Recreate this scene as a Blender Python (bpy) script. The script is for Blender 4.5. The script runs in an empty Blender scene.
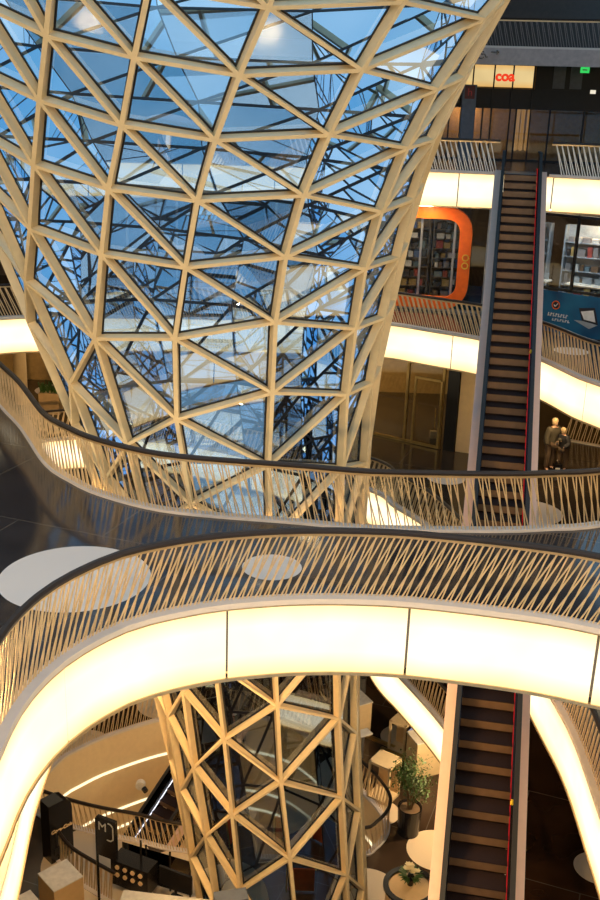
import bpy, math, random
from mathutils import Vector, geometry
random.seed(7)
C = bpy.context.scene
col = C.collection
PI = math.pi
# ------------------------------------------------------------------ camera
FPX = 1000.0
pit, rol = math.radians(18.6), math.radians(2.0)
cp, sp, cr, sr = math.cos(pit), math.sin(pit), math.cos(rol), math.sin(rol)
def ray(x, y):
    u, v = (x-300)/FPX, (450-y)/FPX
    a = u*cr-v*sr; b = u*sr+v*cr
    return Vector((a, cp+b*sp, b*cp-sp))
def P(x, y, h):
    d = ray(x, y); t = h/d.z
    return Vector((d.x*t, d.y*t, h))
def P2(x, y, h):
    p = P(x, y, h); return (p.x, p.y)
def PF(x, y, F):
    d = ray(x, y); t = F/d.y
    return Vector((d.x*t, F, d.z*t))
cam_d = bpy.data.cameras.new('camera'); cam = bpy.data.objects.new('camera', cam_d); col.objects.link(cam)
R0 = Vector((1, 0, 0)); U0 = Vector((0, sp, cp)); FW = Vector((0, cp, -sp))
RX = R0*cr+U0*sr; UY = U0*cr-R0*sr
from mathutils import Matrix
m = Matrix((RX, UY, -FW)).transposed().to_4x4(); cam.matrix_world = m
cam_d.sensor_fit = 'VERTICAL'; cam_d.sensor_height = 36; cam_d.lens = 36*FPX/900
cam_d.clip_start = .1; cam_d.clip_end = 300
C.camera = cam
C.view_settings.view_transform = 'Standard'; C.view_settings.look = 'None'
C.view_settings.gamma = 1; C.view_settings.use_curve_mapping = False
C.view_settings.exposure = 0.0
C.cycles.use_denoising = True
C.cycles.max_bounces = 10; C.cycles.diffuse_bounces = 3; C.cycles.glossy_bounces = 6
C.cycles.transparent_max_bounces = 24; C.cycles.sample_clamp_indirect = 4
C.cycles.caustics_reflective = False; C.cycles.caustics_refractive = False
# ------------------------------------------------------------------ materials
def nodes(name):
    m = bpy.data.materials.new(name); m.use_nodes = True
    nt = m.node_tree; nt.nodes.clear()
    return m, nt, nt.nodes, nt.links
def pm(name, c, rough=.5, metal=0, var=.12, scale=6, spec=.5, bump=0):
    m, nt, N, Lk = nodes(name)
    out = N.new('ShaderNodeOutputMaterial'); b = N.new('ShaderNodeBsdfPrincipled')
    tc = N.new('ShaderNodeTexCoord'); nz = N.new('ShaderNodeTexNoise'); nz.inputs['Scale'].default_value = scale
    nz.inputs['Detail'].default_value = 3
    rp = N.new('ShaderNodeValToRGB')
    rp.color_ramp.elements[0].position = .3; rp.color_ramp.elements[1].position = .7
    rp.color_ramp.elements[0].color = (*[max(0, v*(1-var)) for v in c], 1)
    rp.color_ramp.elements[1].color = (*[min(1, v*(1+var)) for v in c], 1)
    Lk.new(tc.outputs['Object'], nz.inputs['Vector']); Lk.new(nz.outputs['Fac'], rp.inputs['Fac'])
    Lk.new(rp.outputs['Color'], b.inputs['Base Color'])
    b.inputs['Roughness'].default_value = rough; b.inputs['Metallic'].default_value = metal
    b.inputs['Specular IOR Level'].default_value = spec
    if bump:
        bp = N.new('ShaderNodeBump'); bp.inputs['Strength'].default_value = bump
        Lk.new(nz.outputs['Fac'], bp.inputs['Height']); Lk.new(bp.outputs['Normal'], b.inputs['Normal'])
    Lk.new(b.outputs[0], out.inputs[0])
    return m
def em(name, c, s):
    m, nt, N, Lk = nodes(name)
    out = N.new('ShaderNodeOutputMaterial'); e = N.new('ShaderNodeEmission')
    e.inputs[0].default_value = (*c, 1); e.inputs[1].default_value = s
    Lk.new(e.outputs[0], out.inputs[0]); return m
def band_mat(name, mid, edge, s):
    m, nt, N, Lk = nodes(name)
    out = N.new('ShaderNodeOutputMaterial'); e = N.new('ShaderNodeEmission')
    tc = N.new('ShaderNodeTexCoord'); sx = N.new('ShaderNodeSeparateXYZ'); rp = N.new('ShaderNodeValToRGB')
    Lk.new(tc.outputs['Generated'], sx.inputs[0]); Lk.new(sx.outputs['Z'], rp.inputs['Fac'])
    r = rp.color_ramp
    r.elements[0].position = 0; r.elements[0].color = (*edge, 1)
    r.elements[1].position = 1; r.elements[1].color = (*edge, 1)
    a = r.elements.new(.3); a.color = (*mid, 1); a = r.elements.new(.72); a.color = (*mid, 1)
    nz = N.new('ShaderNodeTexNoise'); nz.inputs['Scale'].default_value = .9
    mr = N.new('ShaderNodeMapRange'); mr.inputs['To Min'].default_value = s*.75; mr.inputs['To Max'].default_value = s*1.25
    Lk.new(tc.outputs['Object'], nz.inputs['Vector']); Lk.new(nz.outputs['Fac'], mr.inputs['Value'])
    Lk.new(rp.outputs[0], e.inputs[0]); Lk.new(mr.outputs[0], e.inputs[1])
    Lk.new(e.outputs[0], out.inputs[0]); return m
def glass_mat(name, tint, refl, fac0=.2, rough=.01, ior=1.5, back=None):
    m, nt, N, Lk = nodes(name)
    out = N.new('ShaderNodeOutputMaterial'); t = N.new('ShaderNodeBsdfTransparent'); g = N.new('ShaderNodeBsdfGlossy')
    mx = N.new('ShaderNodeMixShader'); fr = N.new('ShaderNodeFresnel'); fr.inputs['IOR'].default_value = ior
    mr = N.new('ShaderNodeMapRange'); mr.inputs['To Min'].default_value = fac0; mr.inputs['To Max'].default_value = 1
    t.inputs[0].default_value = (*tint, 1); g.inputs[0].default_value = (*refl, 1); g.inputs['Roughness'].default_value = rough
    geo = N.new('ShaderNodeNewGeometry')
    Lk.new(fr.outputs[0], mr.inputs['Value']); Lk.new(mr.outputs[0], mx.inputs[0])
    if back is not None:      # reflective coating on the inner face
        bm_ = N.new('ShaderNodeMapRange'); bm_.inputs['To Min'].default_value = fac0; bm_.inputs['To Max'].default_value = back
        Lk.new(geo.outputs['Backfacing'], bm_.inputs['Value']); Lk.new(bm_.outputs[0], mr.inputs['To Min'])
    Lk.new(t.outputs[0], mx.inputs[1]); Lk.new(g.outputs[0], mx.inputs[2]); Lk.new(mx.outputs[0], out.inputs[0])
    return m
def floor_mat(name, base, circles, white, rough=.1, base2=None):
    """polished dark stone with inlaid pale round stones and thin joints"""
    m, nt, N, Lk = nodes(name)
    out = N.new('ShaderNodeOutputMaterial'); b = N.new('ShaderNodeBsdfPrincipled')
    geo = N.new('ShaderNodeNewGeometry'); nz = N.new('ShaderNodeTexNoise'); nz.inputs['Scale'].default_value = .8
    Lk.new(geo.outputs['Position'], nz.inputs['Vector'])
    rp = N.new('ShaderNodeValToRGB'); rp.color_ramp.elements[0].color = (*base, 1)
    rp.color_ramp.elements[1].color = (*(base2 or [v*1.7 for v in base]), 1)
    rp.color_ramp.elements[0].position = .35; rp.color_ramp.elements[1].position = .65
    Lk.new(nz.outputs['Fac'], rp.inputs['Fac'])
    br = N.new('ShaderNodeTexBrick'); br.inputs['Scale'].default_value = .33; br.inputs['Mortar Size'].default_value = .004
    br.inputs['Brick Width'].default_value = 1.0; br.inputs['Row Height'].default_value = 1.0
    mp = N.new('ShaderNodeMapping'); mp.inputs['Rotation'].default_value = (0, 0, .35)
    Lk.new(geo.outputs['Position'], mp.inputs[0]); Lk.new(mp.outputs[0], br.inputs['Vector'])
    mj = N.new('ShaderNodeMixRGB'); mj.inputs[2].default_value = (.10, .085, .07, 1)
    Lk.new(br.outputs['Fac'], mj.inputs[0]); Lk.new(rp.outputs[0], mj.inputs[1])
    last = None
    for (x, y, r, h) in circles:
        d = N.new('ShaderNodeVectorMath'); d.operation = 'DISTANCE'; d.inputs[1].default_value = (x, y, h)
        Lk.new(geo.outputs['Position'], d.inputs[0])
        lt = N.new('ShaderNodeMath'); lt.operation = 'LESS_THAN'; lt.inputs[1].default_value = r
        Lk.new(d.outputs['Value'], lt.inputs[0])
        if last is None: last = lt.outputs[0]
        else:
            mxm = N.new('ShaderNodeMath'); mxm.operation = 'MAXIMUM'
            Lk.new(last, mxm.inputs[0]); Lk.new(lt.outputs[0], mxm.inputs[1]); last = mxm.outputs[0]
    if last is not None:
        mw = N.new('ShaderNodeMixRGB'); mw.inputs[2].default_value = (*white, 1)
        Lk.new(last, mw.inputs[0]); Lk.new(mj.outputs[0], mw.inputs[1]); Lk.new(mw.outputs[0], b.inputs['Base Color'])
        rr = N.new('ShaderNodeMapRange'); rr.inputs['To Min'].default_value = rough; rr.inputs['To Max'].default_value = .45
        Lk.new(last, rr.inputs['Value']); Lk.new(rr.outputs[0], b.inputs['Roughness'])
    else:
        Lk.new(mj.outputs[0], b.inputs['Base Color']); b.inputs['Roughness'].default_value = rough
    Lk.new(b.outputs[0], out.inputs[0]); return m

M = {}
M['band'] = band_mat('lit opal panel', (1, .86, .60), (1, .70, .30), 1.65)
M['gold_trim'] = pm('champagne trim', (.62, .45, .25), .35, .6)
M['curb'] = pm('pale grey edge', (.72, .65, .60), .5, 0, .03)
M['rod'] = pm('champagne steel rod', (.72, .53, .30), .35, .3)
M['palerod'] = pm('pale steel rod', (.85, .80, .72), .4)
M['dimrod'] = pm('shade dimmed steel rod', (.16, .13, .12), .5)  # darker copy of the rod colour, dimness of the top floor painted in
M['rail'] = pm('dark bronze handrail', (.03, .021, .016), .42, 0, .05, 6, .3)
M['strut'] = pm('cream steel paint', (.80, .63, .37), .42, 0, .05)
M['gasket'] = pm('black rubber gasket', (.012, .012, .014), .5)
M['glass'] = glass_mat('funnel glass', (.84, .92, .98), (.90, .95, 1), .22, back=.56)
M['shopglass'] = glass_mat('shop window glass', (.85, .83, .78), (1, 1, 1), .015, .01, 1.22)
M['black'] = pm('black lacquer', (.012, .011, .012), .25)
M['blackmatte'] = pm('matte black', (.015, .014, .014), .6)
M['darkwall'] = pm('dark brown cladding', (.035, .026, .022), .5)
M['soffit'] = pm('dark soffit', (.10, .08, .065), .7)
M['riser'] = pm('bronze step riser', (.17, .10, .058), .45, .25)
M['tread'] = pm('dark grooved tread', (.022, .013, .013), .6, .2, .3, 60, .2)
M['cladding'] = pm('pale pink cladding panel', (.82, .56, .45), .45, 0, .03)
M['orange'] = pm('orange lacquer', (1, .15, .012), .35)
M['cream'] = pm('cream plaster', (.74, .58, .34), .6, 0, .04)
M['beige'] = pm('beige wall plaster', (.68, .47, .24), .6, 0, .04)
M['white'] = pm('white laminate', (.75, .72, .66), .4)
M['brass'] = pm('brass frame', (.55, .38, .14), .3, .8)
M['redled'] = em('red led', (1, .03, .03), .45)
M['wled'] = em('warm led', (1, .82, .5), 1.6)
M['cled'] = em('cool led', (.9, .9, 1), 1.5)
M['green'] = pm('leaf green', (.055, .12, .025), .5, 0, .4, 20)
M['bark'] = pm('bark', (.16, .10, .05), .8)
M['steel'] = pm('grey steel', (.35, .35, .36), .35, .8)
M['bluegrey'] = pm('blue grey pillar', (.10, .12, .16), .5)

# ------------------------------------------------------------------ mesh building
WL = {}
class MB:
    def __init__(s): s.v = []; s.f = []; s.m = []
    def add(s, vs, fs, mi=0):
        b = len(s.v); s.v += [tuple(v) for v in vs]
        for f in fs: s.f.append(tuple(i+b for i in f)); s.m.append(mi)
        return s
    def prism(s, A, B, mi=0):
        """two matching rings joined and capped"""
        n = len(A); fs = [(i, (i+1) % n, n+(i+1) % n, n+i) for i in range(n)]
        fs += [tuple(reversed(range(n))), tuple(range(n, 2*n))]
        return s.add(list(A)+list(B), fs, mi)
    def box(s, c, d, rz=0, mi=0):
        x, y, z = d[0]/2, d[1]/2, d[2]/2; k, q = math.cos(rz), math.sin(rz)
        R = lambda a, b, e: (c[0]+a*k-b*q, c[1]+a*q+b*k, c[2]+e)
        return s.prism([R(-x, -y, -z), R(x, -y, -z), R(x, y, -z), R(-x, y, -z)],
                       [R(-x, -y, z), R(x, -y, z), R(x, y, z), R(-x, y, z)], mi)
    def tube(s, p, q, r, n=8, mi=0, r2=None):
        p, q = Vector(p), Vector(q); a = (q-p).normalized()
        u = a.orthogonal().normalized(); w = a.cross(u); r2 = r if r2 is None else r2
        ring = lambda o, rr: [o+(u*math.cos(2*PI*i/n)+w*math.sin(2*PI*i/n))*rr for i in range(n)]
        return s.prism(ring(p, r), ring(q, r2), mi)
    def bar(s, p, q, n1, n2, w, d0, d1, mi=0):
        """flat bar from p to q, width w, from d0 to d1 along the normals n1, n2"""
        t = (q-p).normalized(); A = []; B = []
        for (o, n, L) in ((p, n1, A), (q, n2, B)):
            sd = t.cross(n).normalized()
            L += [o+sd*w/2+n*d0, o+sd*w/2+n*d1, o-sd*w/2+n*d1, o-sd*w/2+n*d0]
        return s.prism(A, B, mi)
    def sweep(s, pts, prof, closed=False, mi=0):
        """profile of (side, up) pairs carried along a horizontal path of 3-D points"""
        n = len(pts); m = len(prof); vs = []
        for i, p in enumerate(pts):
            a = pts[(i-1) % n] if (closed or i > 0) else p
            b = pts[(i+1) % n] if (closed or i < n-1) else p
            t = Vector((b[0]-a[0], b[1]-a[1], 0)).normalized(); sd = Vector((-t.y, t.x, 0))
            for (a1, b1) in prof: vs.append(Vector(p)+sd*a1+Vector((0, 0, b1)))
        fs = []
        for i in range(n if closed else n-1):
            j = (i+1) % n
            for k in range(m):
                l = (k+1) % m; fs.append((i*m+k, j*m+k, j*m+l, i*m+l))
        if not closed: fs += [tuple(reversed(range(m))), tuple((n-1)*m+k for k in range(m))]
        return s.add(vs, fs, mi)
    def lathe(s, c, prof, n=20, mi=0):
        vs = []; m = len(prof)
        for i in range(n):
            a = 2*PI*i/n
            for (r, z) in prof: vs.append((c[0]+r*math.cos(a), c[1]+r*math.sin(a), c[2]+z))
        fs = [(i*m+k, ((i+1) % n)*m+k, ((i+1) % n)*m+k+1, i*m+k+1) for i in range(n) for k in range(m-1)]
        return s.add(vs, fs, mi)
    def build(s, name, mats, parent=None, smooth=False, origin=None, flip=True):
        me = bpy.data.meshes.new(name)
        if parent is not None: o3 = WL[parent.name]
        elif origin is not None: o3 = Vector(origin)
        else:
            o3 = Vector(((min(v[0] for v in s.v)+max(v[0] for v in s.v))/2, (min(v[1] for v in s.v)+max(v[1] for v in s.v))/2, min(v[2] for v in s.v)))
        me.from_pydata([(v[0]-o3.x, v[1]-o3.y, v[2]-o3.z) for v in s.v], [], s.f)
        if not isinstance(mats, (list, tuple)): mats = [mats]
        for mm in mats: me.materials.append(mm)
        me.polygons.foreach_set('material_index', s.m)
        if smooth: me.polygons.foreach_set('use_smooth', [True]*len(s.f))
        me.update()
        import bmesh
        if flip: bm = bmesh.new(); bm.from_mesh(me); bmesh.ops.recalc_face_normals(bm, faces=bm.faces); bm.to_mesh(me); bm.free()
        o = bpy.data.objects.new(name, me); col.objects.link(o)
        if parent is not None: o.parent = parent
        else: o.location = o3
        WL[o.name] = o3
        return o
def tag(o, label=None, cat=None, group=None, kind=None):
    if label: o['label'] = label
    if cat: o['category'] = cat
    if group: o['group'] = group
    if kind: o['kind'] = kind
    return o
def thing(name, label, cat, loc, group=None):
    o = bpy.data.objects.new(name, None); o.empty_display_size = .2; col.objects.link(o)
    o.location = loc; WL[o.name] = Vector(loc); return tag(o, label, cat, group)
def struct(name, mb, mats, smooth=False):
    return tag(mb.build(name, mats, smooth=smooth), kind='structure')
def text(name, body, size, loc, xdir, updir, mat, parent, ext=.01, shear=0, align='LEFT', bold=0.0):
    cu = bpy.data.curves.new(name, 'FONT'); cu.body = body; cu.size = size; cu.extrude = ext; cu.shear = shear
    cu.align_x = align; cu.offset = bold; cu.materials.append(mat)
    tmp = bpy.data.objects.new('tmp_text', cu); col.objects.link(tmp); bpy.context.view_layer.update()
    me = bpy.data.meshes.new_from_object(tmp.evaluated_get(bpy.context.evaluated_depsgraph_get())); bpy.data.objects.remove(tmp)
    if not me.materials: me.materials.append(mat)
    o = bpy.data.objects.new(name, me); col.objects.link(o); o.parent = parent
    x = Vector(xdir).normalized(); u = Vector(updir).normalized(); z = x.cross(u)
    mt = Matrix((x, u, z)).transposed().to_4x4(); mt.translation = Vector(loc)-WL[parent.name]
    o.matrix_local = mt
    return o
# ------------------------------------------------------------------ curves in plan
def spline(pts, step=.35, closed=False):
    pts = [Vector((p[0], p[1])) for p in pts]; n = len(pts); out = []
    for i in range(n if closed else n-1):
        g = (lambda k: pts[k % n]) if closed else (lambda k: pts[max(0, min(n-1, k))])
        p0, p1, p2, p3 = g(i-1), g(i), g(i+1), g(i+2)
        if not closed and i == 0: p0 = p1*2-p2
        if not closed and i == n-2: p3 = p2*2-p1
        L = (p2-p1).length; k = max(2, int(L/step*1.5))
        for j in range(k):
            t = j/k
            out.append(.5*((2*p1)+(p2-p0)*t+(2*p0-5*p1+4*p2-p3)*t*t+(3*p1-p0-3*p2+p3)*t**3))
    if not closed: out.append(pts[-1])
    # even resample
    S = [0]
    src = out+([out[0]] if closed else [])
    for a, b in zip(src, src[1:]): S.append(S[-1]+(b-a).length)
    tot = S[-1]; k = max(3, int(tot/step)); res = []; j = 0
    for i in range(k if closed else k+1):
        d = tot*i/k
        while j < len(S)-2 and S[j+1] < d: j += 1
        u = (d-S[j])/max(1e-6, S[j+1]-S[j]); res.append(src[j].lerp(src[j+1], min(1, u)))
    return res
class Path:
    def __init__(s, pts, h):
        s.p = [Vector((q[0], q[1], h)) for q in pts]; s.S = [0]
        for a, b in zip(s.p, s.p[1:]): s.S.append(s.S[-1]+(b-a).length)
        s.len = s.S[-1]
    def at(s, d):
        d = max(0, min(s.len-1e-5, d)); lo, hi = 0, len(s.S)-1
        while hi-lo > 1:
            mi = (lo+hi)//2
            if s.S[mi] <= d: lo = mi
            else: hi = mi
        u = (d-s.S[lo])/(s.S[lo+1]-s.S[lo]); t = (s.p[lo+1]-s.p[lo]).normalized()
        return s.p[lo].lerp(s.p[lo+1], u), t, Vector((-t.y, t.x, 0))
    def cut(s, a, b, step=.4):
        n = max(1, int((b-a)/step)); return [s.at(a+(b-a)*i/n)[0] for i in range(n+1)]
def slab(name, outer, h, thick, mats, holes=()):
    polys = [[Vector((p[0], p[1], 0)) for p in outer]]+[[Vector((p[0], p[1], 0)) for p in H] for H in holes]
    tris = geometry.tessellate_polygon(polys); flat = [p for q in polys for p in q]; n = len(flat)
    mb = MB()
    mb.add([(p.x, p.y, h) for p in flat]+[(p.x, p.y, h-thick) for p in flat],
           [tuple(t) for t in tris])
    b = 0
    mb2 = [tuple(n+i for i in reversed(t)) for t in tris]
    for f in mb2: mb.f.append(f); mb.m.append(1)
    for q in polys:
        k = len(q)
        for i in range(k): mb.f.append((b+i, b+(i+1) % k, n+b+(i+1) % k, n+b+i)); mb.m.append(1)
        b += k
    return struct(name, mb, mats)
def outward(rng, label, cat): pass

def in_view(p):
    Z = p.dot(FW)
    if Z < .5: return False
    x = 300+FPX*p.dot(RX)/Z; y = 450-FPX*p.dot(UY)/Z
    return -30 < x < 630 and -30 < y < 930
def screen(p):
    Z = p.dot(FW); return (300+FPX*p.dot(RX)/Z, 450-FPX*p.dot(UY)/Z)

def balustrade(label, pts, h, void, lean, spacing=.075, rng=None, width=.026, group='rod balustrades along the gallery edges', H=1.0, only_view=True, rodm='rod'):
    """handrail, pale kerb and slanting rods along a gallery edge"""
    path = Path(pts, h); a, b = rng or (0, path.len)
    ins = -void*.07
    t = thing('balustrade', label, 'balustrade', path.at((a+b)/2)[0], group)
    pp = path.cut(a, b, .15)
    MB().sweep(pp, [(void*.055, -.035), (void*.055, .04), (-void*.12, .04), (-void*.12, -.0)]).build('kerb', M['curb'], t)
    MB().sweep(pp, [(ins-.045, H-.045), (ins-.05, H-.01), (ins-.025, H+.02), (ins+.025, H+.02), (ins+.05, H-.01), (ins+.045, H-.045)]).build('handrail', M['rail'], t, smooth=False)
    MB().sweep(pp, [(ins-.02, H-.09), (ins-.02, H-.045), (ins+.02, H-.045), (ins+.02, H-.09)]).build('rail_support', M['gold_trim'], t)
    rods = []; n = int((b-a)/spacing)
    for i in range(n):
        s0 = a+(i+.5)*spacing; ln = lean[i % len(lean)]
        s1 = s0+ln
        if s1 < a or s1 > b: continue
        p, tt, sd = path.at(s0); q, t2, sd2 = path.at(s1)
        p = p+sd*ins+Vector((0, 0, .03)); q = q+sd2*ins+Vector((0, 0, H-.05))
        mid = (p+q)/2
        if only_view and not (in_view(p) or in_view(q)):
            rods.append((1e6+mid.length, p, q, sd)); continue
        rods.append((mid.length, p, q, sd))
    rods.sort(key=lambda r: r[0])
    rest = MB()
    for i, (dd, p, q, sd) in enumerate(rods):
        target = MB() if i < 90 and dd < 1e6 else rest
        target.bar(p, q, sd, sd, width, -.007, .007)
        if target is not rest: target.build('baluster', M[rodm], t)
    if rest.v: tag(rest.build('baluster', M[rodm], t), kind='stuff')
    return t
def light_band(label, pts, h, void, seg=3.0, rng=None, seam=None, H=1.08, group='lit opal bands along the gallery edges'):
    path = Path(pts, h); a, b = rng or (0, path.len)
    t = thing('light_band', label, 'light band', path.at((a+b)/2)[0]-Vector((0, 0, H)), group)
    n = max(1, round((b-a)/seg)); cuts = [a+(b-a)*i/n for i in range(n+1)]
    if seam:
        s_0, sg_ = seam; cuts = [a]+[s_0+k*sg_ for k in range(-20, 30) if a+.3 < s_0+k*sg_ < b-.3]+[b]
    for c0, c1 in zip(cuts, cuts[1:]):
        s0 = c0+.018; s1 = c1-.018
        MB().sweep(path.cut(s0, s1, .15), [(void*.012, -.04), (void*.036, -.04), (void*.036, -H), (void*.012, -H)]).build('light_panel', M['band'], t)
    pp = path.cut(a, b, .15)
    MB().sweep(pp, [(0, -H), (void*.06, -H), (void*.06, -H-.045), (0, -H-.045)]).build('bottom_trim', M['gold_trim'], t)
    MB().sweep(pp, [(void*.038, -.036), (void*.05, -.036), (void*.05, -.06), (void*.038, -.06)]).build('top_trim', M['gold_trim'], t)
    return t

# ------------------------------------------------------------------ levels (heights measured from the eye)
h3, h2, h1, h0, hm, hb, hc = 2.6, -1.6, -6.2, -10.8, -15.4, -20.0, -24.6
pix = lambda h, L: [P2(x, y, h) for x, y in L]
def circ(x, y, h, r):
    p = P(x, y, h); return (p.x, p.y, r, h)
WHITE = (.78, .71, .66)
fl1 = floor_mat('polished dark stone, bridge', (.030, .026, .027), [circ(75, 577, h1, 1.04), circ(272, 567, h1, .43), circ(571, 351, h1, .5)], WHITE, .10)
fl0 = floor_mat('polished dark stone, gallery', (.030, .022, .016), [circ(446, 478, h0, .6), circ(528, 512, h0, 1.0), circ(58, 390, h0, .9), circ(46, 372, h0, .7)], WHITE, .14)
flb = floor_mat('polished dark stone, lower hall', (.035, .022, .014), [circ(85, 745, hb, .85), circ(165, 703, hb, 1.0), circ(96, 862, hb, 1.5), circ(366, 893, hb, .95), circ(436, 850, hb, .85), circ(401, 737, hb, .7), circ(380, 812, hb, .6), circ(190, 902, hb, 2.1)], (.70, .58, .42), .2)  # white round stones made beige, warm light put into their colour
flm = floor_mat('polished dark stone, side gallery', (.028, .014, .008), [circ(597, 868, hm, .5)], WHITE, .16)
fl2 = floor_mat('dark stone, upper gallery', (.016, .012, .011), [], WHITE, .25)

# L1 near edge of the bridge and the void behind it
near1 = spline([(-2.7, 1.5), (-2.86, 4.5), (-2.93, 7.2)]+pix(h1, [(0, 745), (11, 720), (30, 693), (50, 672), (83, 648), (133, 624), (200, 609), (250, 603), (300, 600), (350, 600), (400, 602), (450, 607), (500, 613), (550, 620), (600, 630)])+[(5.6, 10.9), (8, 9.2), (14, 5)])
void1 = spline(pix(h1, [(600, 524), (550, 528), (500, 530), (400, 529), (350, 527), (300, 522), (200, 514), (150, 507), (100, 493), (75, 481), (50, 464), (25, 428), (0, 400)])+
               [(-8.0, 24.2), (-9.5, 27.2), (-9.9, 29.2), (-8.9, 30.2), (-7.0, 30.7), (-3, 31.2), (0.5, 31.4)]+pix(h1, [(384, 323), (430, 330), (478, 338)])+[(5.9, 28.6)]+pix(h1, [(546, 361), (580, 377), (600, 384)])+[(8.6, 22), (9, 19), (7.6, 16.6)], .3, True)
slab('floor', [tuple(p) for p in near1]+[(14, 46), (-17, 46), (-17, 1.5)], h1, 1.0, [fl1, M['soffit']], [void1])
ar = sum(a.x*b.y-b.x*a.y for a, b in zip(void1, void1[1:]+void1[:1]))/2
vs = 1 if ar > 0 else -1     # +1 : the void lies to the left of the path direction
def find(path, x, y):
    best = min(range(len(path.p)), key=lambda i: (path.p[i].x-x)**2+(path.p[i].y-y)**2); return path.S[best]
v1c = void1+[void1[0]]; p1 = Path(v1c, h1)
sA = find(p1, *P2(0, 400, h1)); sB = find(p1, -8.9, 30.2); sC = find(p1, 5.6, 29.1); sD = find(p1, 6.45, 27.3)
nA = Path(near1, h1)
bal_near = balustrade('nearest rod balustrade sweeping in an arch across the lower middle', near1, h1, -1, [.46, .30, .43, .27], .058, width=.02, rng=(find(nA, -2.9, 6.5), find(nA, 8, 9.2)))
light_band('broad glowing band under the nearest bridge railing', near1, h1, -1, rng=(find(nA, -2.9, 5.5), find(nA, 8, 9.2)), seam=(find(nA, *P2(222, 606, h1)), find(nA, *P2(418, 604, h1))-find(nA, *P2(222, 606, h1))))
balustrade('rod balustrade on the far side of the bridge in front of the glass funnel', v1c, h1, vs, [.30, .17, .27, .14], .064, width=.018, rng=(0, sB-1.5))
balustrade('rod balustrade behind the funnel, left of the long escalator, under the orange frame', v1c, h1, vs, [-.34, -.40], .085, rng=(sB-1.4, sC), width=.03)
balustrade('rod balustrade below the blue poster, right of the long escalator', v1c, h1, vs, [-.34, -.40], .085, rng=(sD, find(p1, 9, 19)), width=.03)
light_band('glowing band around the opening one floor below the camera', v1c, h1, vs)

# L2
void2 = spline([(-9, 1.2), (9, 1.2), (12, 4), (12.6, 12), (12.2, 20), (11.4, 27), (10.6, 30.6), (9.2, 32.0), (7.4, 32.7), (5.6, 33.1), (3.6, 33.3), (0, 33.4), (-5, 32.8), (-9.5, 31.2), (-11.8, 27), (-12.6, 18), (-12, 6), (-11, 2.5)], .4, True)
ar = sum(a.x*b.y-b.x*a.y for a, b in zip(void2, void2[1:]+void2[:1]))/2; vs2 = 1 if ar > 0 else -1
slab('floor', [(-17, -8), (14, -8), (14, 46), (-17, 46)], h2, 1.0, [fl2, M['soffit']], [void2])
v2c = void2+[void2[0]]; p2 = Path(v2c, h2)
eL = find(p2, 5.86, 33.05); eR = find(p2, 7.45, 32.7)
balustrade('upper rod balustrade to the right of the escalator top', v2c, h2, vs2, [.26, .34], .08, rng=(find(p2, 10.8, 30), eR), width=.03, rodm='palerod')
balustrade('upper rod balustrade between the funnel and the escalator top', v2c, h2, vs2, [.26, .34], .08, rng=(eL, find(p2, -1, 33.4)), width=.03, rodm='palerod')
light_band('glowing band around the opening on the floor of the red lettered shop', v2c, h2, vs2)

# L3: dim floor edge above the red sign
e3 = spline([(-11.5, 32), (-6, 38), (2, 40.5), (8, 40.3), (13.9, 39)], .5)
slab('floor', [tuple(p) for p in e3]+[(14, 46), (-17, 46), (-17, 32)], h3, .3, [fl2, M['soffit']])
balustrade('dim rod balustrade on the top floor above the wheelchair sign', e3, h3, -1, [-.22, -.28], .1, rng=(16, Path(e3, h3).len), width=.03, rodm='dimrod')

# L0
edge0 = spline([(-3.7, 3), (-4.0, 8), (-4.15, 11.6)]+pix(h0, [(26, 772)])+[(-4.9, 18), (-7.2, 23), (-9.4, 27.5), (-10.2, 30.4), (-8.6, 32.2), (-6.4, 32.7), (-3, 31.9)]+pix(h0, [(362, 487), (395, 506), (427, 526)])+[(4.25, 23.6), (4.9, 20.2)]+pix(h0, [(549, 690), (574, 736), (600, 808)])+[(5.0, 10), (4.6, 4)], .35)
slab('floor', [tuple(p) for p in edge0]+[(14, 4), (14, 46), (-17, 46), (-17, 3)], h0, 1.0, [fl0, M['soffit']])
q0 = Path(edge0, h0)
balustrade('rod balustrade two floors down along the left gallery', edge0, h0, -1, [.24, .16], .09, rng=(0.5, find(q0, -6.4, 32.7)), width=.03)
balustrade('rod balustrade curving down past the long escalator two floors down', edge0, h0, -1, [.24, .30], .09, rng=(find(q0, -6.2, 32.7), q0.len-1), width=.03)
light_band('glowing band of the gallery two floors down', edge0, h0, -1)

# L-1 : only on the right
edgem = spline([(-1.5, 36), (1.6, 30)]+pix(hm, [(380, 655), (400, 676), (436, 716), (468, 760), (492, 812), (507, 880)])+[(4.45, 12), (4.4, 6)], .35)
slab('floor', [tuple(p) for p in edgem]+[(14, 6), (14, 46), (-1.5, 46)], hm, 1.0, [flm, M['soffit']])
balustrade('short rod balustrade seen beside the escalator above the potted tree', edgem, hm, -1, [.24, .16], .09, rng=(1, 20), width=.03)
light_band('glowing band slanting behind the escalator above the kiosks', edgem, hm, -1)

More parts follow.
